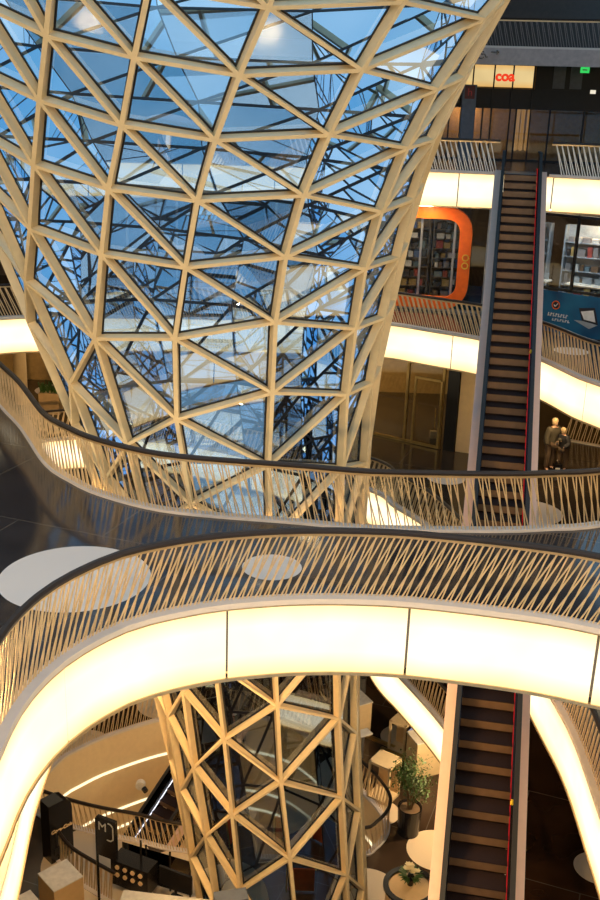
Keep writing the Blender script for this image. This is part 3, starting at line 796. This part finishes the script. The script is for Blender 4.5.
# --- two floors down
A0, B0 = (-1.0, 35.4), (2.5, 34.2); B00 = (4.78, 32.75)
mb = MB(); wall_quad(mb, (-16.8, 40.0), (13.8, 40.0), h0, h1-1, .2); struct('wall_shop_back', mb, M['goldwall'])
shopwindow(A0, B0, h0, h1-1.0, 2, M['brass'], M['shopglass'], .09)
shopwindow(B0, B00, h0, h1-1.0, 2, M['brass'], M['shopglass'], .09)
c = P(466, 452, h0)
mb = MB().box((c.x, c.y+.15, h0+1.8), (.62, .5, 3.6), -.35); struct('column', mb, M['cream'])
c = P(451, 452, h0)
struct('column', MB().box((c.x-.02, c.y+.25, h0+1.8), (.4, .3, 3.6), -.5), M['black'])
t = thing('glass_door', 'brass framed glass door of the dark shop left of the cream column', 'door', (3.2, 33.8, h0))
dA = onp(410, 445, B0, B00, .12); dB = onp(436, 445, B0, B00, .12)
mb = MB()
for q in (dA, dB): wall_quad(mb, (q.x, q.y), (q.x+.06, q.y-.04), h0+.02, h0+2.4, .05)
wall_quad(mb, (dA.x, dA.y), (dB.x, dB.y), h0+2.36, h0+2.44, .05); wall_quad(mb, (dA.x, dA.y), (dB.x, dB.y), h0+.02, h0+.12, .05)
mb.build('door_frame', M['brass'], t)
mb = MB().tube((dB.x-.12, dB.y-.1, h0+.8), (dB.x-.12, dB.y-.1, h0+1.5), .02); mb.build('handle', M['brass'], t)
tag(MB().box((onp(433, 437, B0, B00, -1.0)), (.22, .15, .45)).build('paper_notice', M['cream']), 'small pale notice glimpsed behind the dark shop glass', 'notice')
area((3.0, 36.5, h1-1.15), (3.0, 37, -12), 1.6, 120, (1, .72, .35), 'shop_and_fill_lamp')
# far left of that floor: round columns, planter, low wall
for i, (x, F) in enumerate(((21, 35.5),)):
    c = P(x, 384, h0); q = PF(x, 384, 36.5)
    struct('column', MB().tube((q.x, 36.5, h0), (q.x, 36.5, h1-1), .24, 20), M['cream'], smooth=False)
t = thing('planter', 'pale planter box with green leaves at the foot of the round column', 'planter', (-9.25, 35.4, h0))
MB().box((-9.25, 35.4, h0+.4), (.75, .5, .8)).build('box', M['beige'], t)
mb = MB()
for i in range(60):
    a = Vector((-9.25+random.uniform(-.33, .33), 35.4+random.uniform(-.2, .2), h0+.8)); b = a+Vector((random.uniform(-.1, .1), random.uniform(-.1, .1), random.uniform(.15, .4)))
    n = Vector((random.uniform(-1, 1), -1, 0)).normalized(); mb.bar(a, b, n, n, .05, 0, .004)
tag(mb.build('foliage', M['green'], t), kind='stuff')
area((-9, 37, h1-1.15), (-9, 37, -12), 1.6, 40, (1, .7, .4), 'shop_and_fill_lamp')
# dark wall and an inner railing behind the two people
ipath = [(9.4, 34.3), (10.6, 33.6), (12.5, 32.6)]
balustrade('dim short balustrade behind the two people', spline(ipath), h0, -1, [.2, .12], .1, width=.03)
area((8.2, 29.6, h1-1.2), (8.6, 31.4, -10.8), .8, 110, (1, .66, .32), 'shop_and_fill_lamp')  # fill lamp added over the walkway to brighten the two people

# --- upper gallery with the red lettered shop
S0, S1 = (3, 44.0), (13.8, 42.6); st = pdir(S0, S1); sn = Vector((st.y, -st.x, 0))
sg = thing('shop_sign', 'warm lit sign strip with red letters coa over the dark shop', 'sign', (onp(495, 90, S0, S1)))
u0, u1 = onp(440, 65, S0, S1), onp(536, 68, S0, S1); zb = onp(500, 87, S0, S1).z
xs = [474, 495, 514, 535]
warmsign = band_mat('lit sign panel', (1, .74, .34), (1, .58, .18), .8)
px = [440]+xs
for a, b in zip(px, px[1:]):
    qa, qb = onp(a, 70, S0, S1), onp(b, 70, S0, S1); mb = MB()
    wall_quad(mb, (qa.x+st.x*.03, qa.y+st.y*.03), (qb.x-st.x*.03, qb.y-st.y*.03), zb, u0.z+.06, .05, 0); mb.build('lit_panel', warmsign, sg)
for a in xs:
    qa = onp(a, 70, S0, S1); mb = MB(); wall_quad(mb, (qa.x-st.x*.03, qa.y-st.y*.03), (qa.x+st.x*.03, qa.y+st.y*.03), h2, u0.z+.06, .1, .04); mb.build('mullion', M['blackmatte'], sg)
redl = em('red letter', (1, .06, .02), .9)
lt = onp(495.2, 80.5, S0, S1, .12); text('lettering', 'coa', .54, lt, st, U, redl, sg, .03, bold=.022)
MB().box(onp(496, 77, S0, S1, .06), (.03, .03, .03)).build('fixing', M['blackmatte'], sg)
qa, qb = onp(440, 98, S0, S1), onp(600, 108, S0, S1)
struct('wall_shop_lintel', wall_quad(MB(), (3, 44.1), (13.8, 42.7), zb-.75, zb-.05, .15), M['blackmatte'])
shopwindow((3, 44.2), (13.8, 42.8), h2, zb-.75, 8, M['blackmatte'], M['shopglass'])
struct('wall_shop_right', wall_quad(MB(), (onp(537, 70, S0, S1).x, onp(537, 70, S0, S1).y+.05), (13.8, 42.65), zb-.05, 2.25, .1), M['blackmatte'])
for i, (a, b) in enumerate(((553, 565), (570, 582))):
    qa, qb = onp(a, 82, S0, S1, .06), onp(b, 82, S0, S1, .06); mb = MB(); wall_quad(mb, (qa.x, qa.y), (qb.x, qb.y), zb+.0, zb+1.1, .03)
    tag(mb.build('wall_panel', M['bluegrey']), ('left', 'right')[i]+' grey panel beside the lit coa sign', 'panel', 'grey panels beside the sign')
pil = onp(467, 120, S0, S1, 1.2); q = onp(467, 142, S0, S1, 1.2)
t = thing('display_pillar', 'slim blue grey pillar carrying a dark red notice beside the funnel', 'pillar', (pil.x, pil.y, h2))
MB().box((pil.x, pil.y, h2+1.45), (.55, .3, 2.9)).build('body', M['bluegrey'], t)
zz = onp(466, 92, S0, S1, 1.4); MB().box((pil.x, pil.y-.17, zz.z), (.4, .03, .5)).build('notice', pm('dark red print', (.12, .01, .01), .5), t)
text('lettering', 'h', .42, (pil.x-.1, pil.y-.2, zz.z-.14), (1, 0, 0), U, pm('red print', (.55, .02, .02), .5), t, .005)
ex = onp(585, 70, S0, S1, 1.4)
t = thing('exit_sign', 'small green lit emergency sign high on the dark right wall', 'sign', ex)
MB().box(ex, (.34, .06, .22)).build('housing', em('green sign', (.05, .8, .15), .8), t)
MB().bar(ex+Vector((-.1, -.04, .0)), ex+Vector((.08, -.04, 0)), Vector((0, -1, 0)), Vector((0, -1, 0)), .04, 0, .01).build('arrow', wm, t)
e2 = onp(593, 92, S0, S1, 1.0)
tag(MB().box(e2, (.2, .08, .14)).build('wall_lamp', em('lamp face', (1, .9, .7), .9)), 'tiny square lamp glowing on the dark right wall', 'lamp')
for i, x in enumerate((517, 522, 528)):
    q = onp(x, 128, S0, S1, -1.2)
    tag(MB().lathe((q.x, q.y, h2+.4), [(.02, 0), (.1, .05), (.08, 1.2), (.1, 1.9), (.02, 2.0)], 10).build('hanging_lamp', em('slim lamp glow', (1, .55, .2), .35)), ('left', 'middle', 'right')[i]+' of three slim glowing lamps inside the coa shop', 'lamp', 'slim lamps inside the coa shop')
struct('wall_shop_back', wall_quad(MB(), (3, 45.6), (13.8, 45.4), h2, 2.2, .1), M['goldwall'])
area((6.5, 44.9, 1.0), (6.5, 45.4, -2), .8, 40, (1, .6, .3), 'shop_and_fill_lamp')
for x in (1.5, 3.8, 9.5): area((x, 33.1, h2-1.1), (x, 33.3, h1), .4, 60, (1, .72, .42), 'gallery_fill')  # added fills above the walkway, brightening the orange frame's floor
MBf = MB().sweep(Path(e3, h3).cut(12, Path(e3, h3).len, .5), [(-.01, 0), (-.05, 0), (-.05, -.62), (-.01, -.62)])
fas = tag(MBf.build('fascia', pm('grey fascia', (.48, .40, .38), .6), origin=(0, 40, h3)), 'dull grey fascia with a wheelchair symbol and arrow above the coa sign', 'fascia')
WL[fas.name] = Vector((0, 40, h3))
def e3plane(x, y): return onp(x, y, (2, 40.5), (8, 40.3), .10)
mb = MB(); yv = Vector((0, -1, 0)); s_ = lambda x, y: e3plane(x, y)
def stroke(L, w=.05):
    for a, b in zip(L, L[1:]): mb.bar(s_(*a), s_(*b), yv, yv, w, 0, .012)
stroke([(480.4, 48.2), (480.8, 49.4)], .1)
stroke([(480.5, 50), (481, 54), (484.5, 54.2), (486, 57.2), (487.5, 56.8)])
stroke([(480.8, 51.7), (484, 51.9)], .04)
stroke([(479.5, 52.5), (478, 54.5), (478.2, 57), (480, 58.6), (482.5, 58.4), (484.3, 56.6)], .045)
mb.build('wheelchair_symbol', M['black'], fas)
mb = MB(); stroke([(491, 52), (499, 52.3)]); stroke([(496.4, 50.3), (499.2, 52.3), (496.4, 54.3)]); mb.build('arrow_symbol', M['black'], fas)

# --- people two floors down, right of the escalator
def skin_mesh(name, joints, links, mat, parent, sub=1):
    me = bpy.data.meshes.new(name); o3 = WL[parent.name]
    me.from_pydata([Vector(j[0])-o3 for j in joints], links, []); me.materials.append(mat)
    o = bpy.data.objects.new(name, me); col.objects.link(o); o.parent = parent
    md = o.modifiers.new('skin', 'SKIN'); md.use_smooth_shade = True
    for i, j in enumerate(joints):
        sv = me.skin_vertices[0].data[i]; sv.radius = (j[1], j[1] if len(j) < 3 else j[2]); sv.use_root = (i == 0)
    s = o.modifiers.new('sub', 'SUBSURF'); s.levels = s.render_levels = sub
    return o
skinm = pm('skin', (.62, .36, .24), .5)
def person(label, base, H, rz, coat, trous, hair, stoop=.0, arm='down'):
    t = thing('person', label, 'person', base, 'two people behind the lower railing'); k, q = math.cos(rz), math.sin(rz); s = H/1.75; b = Vector(base)
    R = lambda x, y, z: b+Vector(((x*k-y*q)*s, (x*q+y*k)*s, z*s))
    y1 = stoop      # forwards is -y
    if arm == 'fwd': LA = [(-.24, -.02-y1*.9, 1.12), (-.16, -.24-y1, 1.06)]; RA = [(.25, .0-y1*.8, 1.12), (.17, -.22-y1, 1.04)]
    else: LA = [(-.26, -y1*.5, 1.13), (-.25, -.08-y1*.5, .88)]; RA = [(.26, -y1*.5, 1.13), (.2, -.2-y1*.6, 1.0)]
    J = [((R(0, 0, .95)), .14*s, .11*s), (R(0, -y1*.5, 1.2), .135*s, .105*s), (R(0, -y1*.85, 1.42), .12*s, .09*s), (R(0, -y1, 1.5), .055*s), (R(0, -y1*1.15-.01, 1.6), .085*s, .095*s), (R(0, -y1*1.2-.01, 1.7), .075*s, .085*s),
         (R(-.18, -y1*.85, 1.4), .065*s), (R(*LA[0]), .05*s), (R(*LA[1]), .036*s),
         (R(.18, -y1*.85, 1.4), .065*s), (R(*RA[0]), .05*s), (R(*RA[1]), .036*s),
         (R(-.1, 0, .9), .1*s), (R(-.11, -.03, .5), .07*s), (R(-.11, 0, .09), .045*s), (R(-.12, -.13, .04), .04*s),
         (R(.1, 0, .9), .1*s), (R(.13, .03, .5), .07*s), (R(.13, .05, .09), .045*s), (R(.14, -.08, .04), .04*s)]
    E = [(0, 1), (1, 2), (2, 3), (3, 4), (4, 5), (2, 6), (6, 7), (7, 8), (2, 9), (9, 10), (10, 11), (0, 12), (12, 13), (13, 14), (14, 15), (0, 16), (16, 17), (17, 18), (18, 19)]
    skin_mesh('body', J, E, skinm, t)
    gr = lambda L, e: [(J[i][0], *(r+e*s for r in J[i][1:])) for i in L]
    skin_mesh('coat', gr([0, 1, 2, 6, 7, 8, 9, 10, 11], .045)+[(R(0, 0, .72), .22*s, .18*s), (R(0, -y1*.97, 1.47), .085*s)], [(0, 1), (1, 2), (2, 3), (3, 4), (4, 5), (2, 6), (6, 7), (7, 8), (0, 9), (2, 10)], coat, t)
    skin_mesh('trousers', gr([0, 12, 13, 14, 16, 17, 18], .032), [(0, 1), (1, 2), (2, 3), (0, 4), (4, 5), (5, 6)], trous, t)
    for sx, f, g in ((-.11, 0, -.14), (.13, .05, -.09)):
        skin_mesh('shoe', [(R(sx, f+.03, .05), .05*s), (R(sx, g, .04), .042*s)], [(0, 1)], M['black'], t)
    hd = R(0, -y1*1.2-.01, 1.64)
    mb = MB(); m = 12
    for i in range(5):
        pass
    prof = [(.001, .135), (.055, .125), (.09, .09), (.103, .04), (.1, -.02), (.085, -.07)]
    mb.lathe((hd.x+q*-.02*s, hd.y+k*.025*s, hd.z), [(a*s, z*s) for a, z in prof], 14); mb.build('hair', hair, t, True)
    fw_ = Vector((q, -k, 0))
    MB().prism([R(-.012, -y1*1.2-.09, 1.6), R(.012, -y1*1.2-.09, 1.6), R(0, -y1*1.2-.09, 1.65)], [R(-.006, -y1*1.2-.125, 1.6), R(.006, -y1*1.2-.125, 1.6), R(0, -y1*1.2-.1, 1.645)]).build('nose', skinm, t)
    for sx in (-.033, .033):
        e = R(sx, -y1*1.2-.1, 1.655); MB().box(e, (.02, .012, .012)).build('eye', M['black'], t)
    return t, R
gcoat = pm('dark olive coat', (.09, .08, .055), .8); dcoat = pm('charcoal jacket', (.035, .035, .04), .8); crm = pm('cream shawl', (.62, .52, .36), .8)
gh = pm('pale blonde hair', (.62, .46, .25), .7); grn = pm('brown trousers', (.12, .08, .05), .8)
pa = P(548, 470, h0); pb = P(561, 470, h0)
person('standing person in a dark olive coat with pale hair behind the railing', pa, 1.78, .5, gcoat, grn, gh, .06, 'down')
t, R = person('shorter stooping person in a charcoal jacket and cream shawl looking down', pb, 1.48, -.7, dcoat, grn, gh, .16, 'fwd')
skin_mesh('shawl', [(R(-.17, -.12, 1.4), .08), (R(0, -.08, 1.42), .11), (R(.19, -.1, 1.36), .09), (R(.22, -.1, 1.15), .06)], [(0, 1), (1, 2), (2, 3)], crm, t)
bag = (pa+pb)/2+Vector((.0, -.3, 0))
t = thing('shopping_bag', 'black shopping bag standing between the two people', 'bag', bag)
MB().prism([bag+Vector((x, y, .01)) for x, y in ((-.11, -.06), (.11, -.06), (.11, .06), (-.11, .06))], [bag+Vector((x, y, .32)) for x, y in ((-.14, -.07), (.14, -.07), (.14, .07), (-.14, .07))]).build('bag_body', M['black'], t)
mb = MB()
for i in range(8):
    a, b = PI*i/8, PI*(i+1)/8; mb.tube(bag+Vector((.07*math.cos(a), -.0, .32+.12*math.sin(a))), bag+Vector((.07*math.cos(b), -.0, .32+.12*math.sin(b))), .01, 6)
mb.build('handle', M['black'], t)
MB().box(bag+Vector((0, -.075, .18)), (.14, .01, .05)).build('print', wm, t)

# ------------------------------------------------------------------ the lowest visible hall
def kiosk(label, c, w, d, H, rz, screen_=False, frame=True):
    c = Vector(c); t = thing('display_kiosk', label, 'kiosk', c, 'cream display kiosks by the potted tree'); k, q = math.cos(rz), math.sin(rz)
    R = lambda a, b, e: c+Vector((a*k-b*q, a*q+b*k, e))
    if frame:
        fw = .07; mb = MB()
        for a in (-1, 1):
            for b in (-1, 1): mb.box(R(a*(w/2-fw/2), b*(d/2-fw/2), H/2), (fw, fw, H), rz)
        mb.build('corner_posts', M['cream'], t) if False else None
        for a in (-1, 1):
            for b in (-1, 1): MB().box(R(a*(w/2-fw/2), b*(d/2-fw/2), H/2), (fw, fw, H), rz).build('post', M['cream'], t)
        MB().box(R(0, 0, .05), (w, d, .1), rz).build('base', M['cream'], t)
        MB().box(R(0, 0, H-.04), (w, d, .08), rz).build('top', M['cream'], t)
        MB().box(R(0, d/2-.1, H/2), (w-.1, .03, H-.1), rz).build('back_panel', M['beige'], t)
    else:
        MB().box(R(0, 0, H/2), (w, d, H), rz).build('body', M['cream'], t)
        MB().box(R(0, 0, H+.02), (w+.04, d+.04, .04), rz).build('top', M['white'], t)
    if screen_:
        MB().box(R(w/2+.015, 0, H*.52), (.04, d*.72, H*.7), rz).build('screen_frame', M['black'], t)
        s = em('screen picture', (.45, .42, .6), .8)
        MB().box(R(w/2+.04, 0, H*.52), (.01, d*.6, H*.6), rz).build('screen', s, t)
        sh = pm('screen figure', (.04, .02, .02), .6); MB().lathe(R(w/2+.05, 0, H*.30), [(.01, 0), (.1, .02), (.09, .22), (.03, .28), (.05, .33), (.045, .4), (.005, .43)], 8).build('screen_figure', sh, t)
    return t
kiosk('cream open kiosk with a lit portrait screen on its side', P(400, 749, hb), .62, .62, 1.15, -.6, True)
kiosk('cream open kiosk standing just left of the potted tree', P(383, 796, hb), .75, .75, 1.35, -.6)
kiosk('closed cream kiosk block half hidden behind the potted tree', P(424, 782, hb)+Vector((0, .6, 0)), .9, .7, 1.3, .4, False, False)
kiosk('taller cream block partly hidden behind the funnel edge', P(356, 735, hb)+Vector((-.1, .2, 0)), .9, .8, 1.25, .5, False, False)
kiosk('low cream block in front of the taller one by the funnel', P(354, 752, hb)+Vector((-.25, -.1, 0)), .75, .6, .8, .5, False, False)
for i, (x, y, dx, dy) in enumerate(((378, 742, .9, -.35), (398, 757, .7, -.5))):
    c = P(x, y, hb); tag(MB().box(c+Vector((0, 0, .06)), (1.3, .12, .1), -.62).build('floor_bar', M['brass']), ('short brass bar on the floor left of the screen kiosk', 'short brass bar on the floor between the two open kiosks')[i], 'bar')
t = thing('brochure_stand', 'small white slanted brochure stand beside the funnel', 'stand', P(362, 757, hb))
c = P(362, 757, hb); MB().box(c+Vector((0, 0, .45)), (.08, .08, .9)).build('post', M['steel'], t); MB().box(c+Vector((0, 0, .92)), (.5, .36, .04), .5).build('tray', M['white'], t)
t = thing('bollard_lamp', 'dark cylindrical lamp on a post behind the kiosks', 'lamp', P(361, 712, hb))
c = P(361, 712, hb); MB().tube(c, c+Vector((0, 0, .8)), .03).build('post', M['steel'], t); MB().tube(c+Vector((0, 0, .8)), c+Vector((0, 0, 1.4)), .12, 14).build('lamp_head', M['steel'], t)
# potted tree
c = P(408, 832, hb)
t = thing('potted_tree', 'leafy green tree in a black round pot beside the escalator', 'plant', c)
MB().lathe(c, [(0, 0), (.31, 0), (.36, .9), (.33, .9), (.31, .84), (0, .84)], 24).build('pot', M['black'], t, False)
MB().lathe(c+Vector((0, 0, .8)), [(0, .05), (.3, .045), (.3, .0)], 20).build('soil', M['bark'], t)
mb = MB(); tips = []
for i in range(9):
    a = random.uniform(0, 2*PI); r = random.uniform(.15, .6); z = random.uniform(1.5, 2.4)
    p0_ = c+Vector((math.cos(a)*.05, math.sin(a)*.05, .82)); p1_ = c+Vector((math.cos(a)*r*.4, math.sin(a)*r*.4, .82+(z-.8)*.5)); p2_ = c+Vector((math.cos(a)*r, math.sin(a)*r, z))
    mb.tube(p0_, p1_, .022, 6, 0, .016); mb.tube(p1_, p2_, .016, 6, 0, .007); tips += [p1_.lerp(p2_, .5), p2_]
mb.build('stems', M['bark'], t)
mb = MB()
for i in range(1500):
    o_ = random.choice(tips)+Vector((random.gauss(0, .17), random.gauss(0, .17), random.gauss(0, .16)))
    if (o_.xy-c.xy).length > .72: continue
    a = Vector((random.gauss(0, 1), random.gauss(0, 1), random.gauss(0, .5)-.2)).normalized(); n = a.orthogonal().normalized(); sd = a.cross(n)
    L = random.uniform(.07, .13); w_ = L*.28
    mb.add([o_, o_+a*L*.45+sd*w_+n*.01, o_+a*L, o_+a*L*.45-sd*w_+n*.01], [(0, 1, 2, 3)])
tag(mb.build('foliage', M['green'], t), kind='stuff')
# round table with flowers and black sign box
c = P(408, 925, hb)+Vector((0, .25, 0))
t = thing('round_counter', 'round counter with a dark rim near the bottom edge beside the escalator', 'counter', c)
MB().lathe(c, [(0, 0), (.62, 0), (.62, 1.0), (0, 1.0)], 28).build('counter_body', M['beige'], t)
MB().lathe(c+Vector((0, 0, 1.0)), [(.56, 0), (.7, 0), (.7, .07), (.56, .07)], 32).build('rim', M['black'], t)
v = c+Vector((.02, .1, 1.0)); t = thing('flower_vase', 'bunch of cream flowers in a dark vase on the round counter', 'flowers', v)
MB().lathe(v, [(0, 0), (.08, 0), (.12, .2), (.06, .36), (.0, .36)], 16).build('vase', M['black'], t)
for i in range(12):
    a = random.uniform(0, 2*PI); r = random.uniform(.02, .17); q = v+Vector((math.cos(a)*r, math.sin(a)*r-.05, .42+random.uniform(0, .22)))
    MB().tube(v+Vector((0, 0, .34)), q, .007, 5).build('stem', M['green'], t)
    mb = MB()
    for j in range(6):
        b = 2*PI*j/6; pd = Vector((math.cos(b), math.sin(b), .45)).normalized(); sd = pd.cross(Vector((0, 0, 1))).normalized()
        mb.add([q, q+pd*.06+sd*.04, q+pd*.1, q+pd*.06-sd*.04], [(0, 1, 2, 3)])
    mb.build('blossom', pm('cream petal', (.85, .72, .42), .6) if i == 0 else bpy.data.materials['cream petal'], t)
mb = MB()
for i in range(70):
    a = random.uniform(0, 2*PI); o_ = v+Vector((math.cos(a)*.1, math.sin(a)*.1, .3)); d_ = Vector((math.cos(a), math.sin(a), random.uniform(-.2, .8))).normalized(); sd = d_.cross(Vector((0, 0, 1))).normalized()
    mb.add([o_, o_+d_*.12+sd*.03, o_+d_*.26, o_+d_*.12-sd*.03], [(0, 1, 2, 3)])
tag(mb.build('foliage', M['green'], t), kind='stuff')
b = c+Vector((-.1, -.85, 0)); t = thing('sign_box', 'black box with a small white mark below the cream flowers', 'sign', b)
MB().box(b+Vector((0, 0, .55)), (.85, .3, 1.1)).build('body', M['black'], t)
mb = MB(); mb.box(b+Vector((-.03, -.16, .8)), (.05, .02, .22)); mb.box(b+Vector((.06, -.16, .8)), (.05, .02, .22)); mb.box(b+Vector((.015, -.16, .8)), (.2, .02, .04)); mb.build('mark', wm, t)
balustrade('short dark railed balustrade beside the vending machine', spline([P2(x, y, hb+1.0) for x, y in ((50, 822), (66, 845), (90, 861), (113, 874))], .2), hb, -1, [.05, .1], .09, width=.04)
# vending machine
c = P(53.5, 861, hb)+Vector((0, .35, 0)); rz = -.42; k, q = math.cos(rz), math.sin(rz)
rz = .8; k, q = math.cos(rz), math.sin(rz)
R = lambda a, b, e: c+Vector((a*k-b*q, a*q+b*k, e))
t = thing('vending_machine', 'black rounded vending machine with script lettering at the lower left', 'vending machine', c)
prof = [(-.4, 0), (.4, 0), (.4, 1.62), (.36, 1.78), (.24, 1.88), (-.4, 1.9)]
prof = [(-.36, 0), (.36, 0), (.36, 1.55), (.33, 1.72), (.24, 1.84), (.1, 1.9), (-.36, 1.9)]
MB().prism([R(a, -.33, z) for a, z in prof], [R(a, .12, z) for a, z in prof]).build('cabinet', M['black'], t)
gl = pm('gold lettering', (.85, .62, .35), .4)
text('lettering', 'Coca-Cola', .15, R(-.34, -.345, .98), (k, q, .12), (0, 0, 1), gl, t, .006, .3, bold=.004)
MB().box(R(.0, -.335, .35), (.5, .03, .2), rz).build('delivery_flap', M['blackmatte'], t)
# white pedestals
for i, (x, y, w_, H_2, lab) in enumerate(((62, 905, .85, .95, 'pale square pedestal in front of the vending machine'), (26, 930, .7, .8, 'lower pale pedestal at the bottom left edge'))):
    c = P(x, y, hb); t = thing('pedestal', lab, 'pedestal', c, 'pale pedestals at the lower left')
    MB().box(c+Vector((0, 0, H_2/2)), (w_, w_, H_2), .75).build('body', M['beige'], t); MB().box(c+Vector((0, 0, H_2+.015)), (w_, w_, .03), .75).build('top', M['white'], t)
# sign with the M
c = P(108, 905, hb); U = Vector((0, 0, 1)); rz = -.42; k, q = math.cos(rz), math.sin(rz); X_ = Vector((k, q, 0)); Y_ = Vector((q, -k, 0))
t = thing('totem_sign', 'black hanging sign panel with a pale letter M and curved mark', 'sign', c)
z0_, z1_ = PF(108, 856, c.y).z, PF(108, 818, c.y).z
MB().tube(c+X_*-.28, c+X_*-.28+U*(z1_-hb-.1), .035).build('post', M['black'], t)
mid = Vector((c.x, c.y, (z0_+z1_)/2)); MB().box(mid+X_*.05, (.58, .1, z1_-z0_), rz).build('panel', M['black'], t)
gm = pm('pale lettering', (.6, .6, .58), .5)
text('lettering', 'M', .36, mid+X_*-.2+Y_*.055+U*.22, X_, U, gm, t, .004)
mb = MB(); f_ = lambda a, z: mid+X_*a+Y_*.055+U*z
for a, b in (((.12, .5), (.2, .5)), ((.2, .5), (.27, .42)), ((.27, .42), (.27, .05)), ((.27, .05), (.2, -.02)), ((.2, -.02), (.08, -.02))): mb.bar(f_(*a), f_(*b), Y_, Y_, .035, 0, .008)
mb.build('curved_mark', gm, t)
# black display box with gold round fittings
c = P(129, 905, hb)+Vector((.1, .35, 0)); zc = PF(131, 872, c.y).z
t = thing('display_box', 'black box on a post with rows of small round gold fittings', 'display box', c)
MB().tube(c+X_*.22, c+X_*.22+U*(zc-hb+1.1), .03).build('post', M['black'], t)
MB().box(Vector((c.x, c.y, zc)), (1.15, .5, .78), rz).build('box', M['black'], t)
for j in range(4):
    for i in range(2):
        o_ = Vector((c.x, c.y, zc))+X_*(-.36+j*.24)+U*(.22-i*.24)+Y_*.255
        MB().tube(o_, o_+Y_*.03, .065, 12).build('round_fitting', gl, t)
def screen_thing(x, y, yb, w_, H_2, lab):
    c = P(x, yb, hb); zc = PF(x, y, c.y).z
    t = thing('monitor', lab, 'monitor', (c.x, c.y, zc-H_2/2), 'dark monitors on the lower counter')
    o_ = Vector((c.x, c.y, zc))
    MB().box(o_, (w_, .07, H_2), rz).build('screen_body', M['black'], t)
    MB().tube(o_-U*(H_2/2+.25), o_-U*(H_2/2-.02), .04).build('stand', M['black'], t)
    MB().box(o_-U*(H_2/2+.27), (.3, .22, .04), rz).build('foot', M['black'], t)
    return o_
screen_thing(176, 880, 925, .95, .55, 'black flat monitor seen from behind on the counter right of the fitting box')
c = PF(231, 900, 17.6); c.z = hb; zc = PF(231, 899, 17.6).z
t = thing('desk_unit', 'tall dark box standing in front of the foot of the funnel', 'box', (c.x, c.y, hb)); MB().box((c.x, c.y, (zc+.1+hb)/2), (.72, .35, zc+.1-hb), .25).build('body', M['bluegrey'], t)
MB().box((c.x+.045, c.y-.18, (zc+hb)/2), (.6, .03, zc-hb-.3), .25).build('front_panel', M['black'], t)
c1, c2 = P(140, 960, hb), P(196, 970, hb)
t = thing('counter', 'long pale counter along the bottom edge below the monitors', 'counter', (c1+c2)/2)
zt_ = PF(180, 903, c1.y).z
mb = MB(); mb.bar(Vector((c1.x-.4, c1.y, hb+.5*(zt_-hb))), Vector((c2.x+.4, c2.y, hb+.5*(zt_-hb))), Vector((0, -1, 0)), Vector((0, -1, 0)), zt_-hb, -.25, .25); mb.build('counter_body', M['beige'], t)
mb = MB(); mb.bar(Vector((c1.x-.45, c1.y, zt_)), Vector((c2.x+.45, c2.y, zt_)), U, U, .65, .0, .04); mb.build('counter_top', M['white'], t)
# glass screen in front of the funnel foot
M['tint'] = glass_mat('smoky barrier glass', (.62, .60, .42), (1, .95, .8), .04)
t = thing('glass_barrier', 'low smoky glass barrier left of the funnel foot', 'barrier', P(156, 905, hb))
gp = [P(x, y, hb+1.15) for x, y in ((122, 842), (146, 849), (170, 856), (190, 862))]
for a, b in zip(gp, gp[1:]):
    MB().prism([a, b, b-U*1.1, a-U*1.1], [a+Vector((0, .015, 0)), b+Vector((0, .015, 0)), b-U*1.1+Vector((0, .015, 0)), a-U*1.1+Vector((0, .015, 0))]).build('glass_panel', M['tint'], t)
for a in gp[1:]: MB().tube(a-U*1.15, a+U*.12, .03).build('post', M['black'], t)
# orange banner with gilt ornament behind the funnel glass foot
c = P(301, 892, hb); zz = hb+.42
t = thing('banner', 'orange red banner glowing through the glass at the funnel foot', 'banner', (c.x, c.y, hb)); MB().box((c.x, c.y, zz), (.7, .05, .7)).build('cloth', pm('orange red cloth', (.9, .1, .01), .6), t)
MB().tube((c.x-.4, c.y, hb), (c.x-.4, c.y, zz+.4), .025).build('post', M['brass'], t)
MB().tube((c.x-.4, c.y, zz+.33), (c.x+.4, c.y, zz+.33), .02).build('crossbar', M['brass'], t)
# ceiling spot on the opening wall
c = PF(141, 783, 28.2)
t = thing('wall_spotlight', 'small white round spotlight on the beige curved wall', 'spotlight', c)
MB().tube(c, c+Vector((0, -.18, 0)), .16, 18).build('lamp_body', M['white'], t); MB().tube(c+Vector((.12, -.2, -.05)), c+Vector((.22, -.3, -.1)), .09, 14).build('lamp_head', M['black'], t)
# left upright fin beside the band
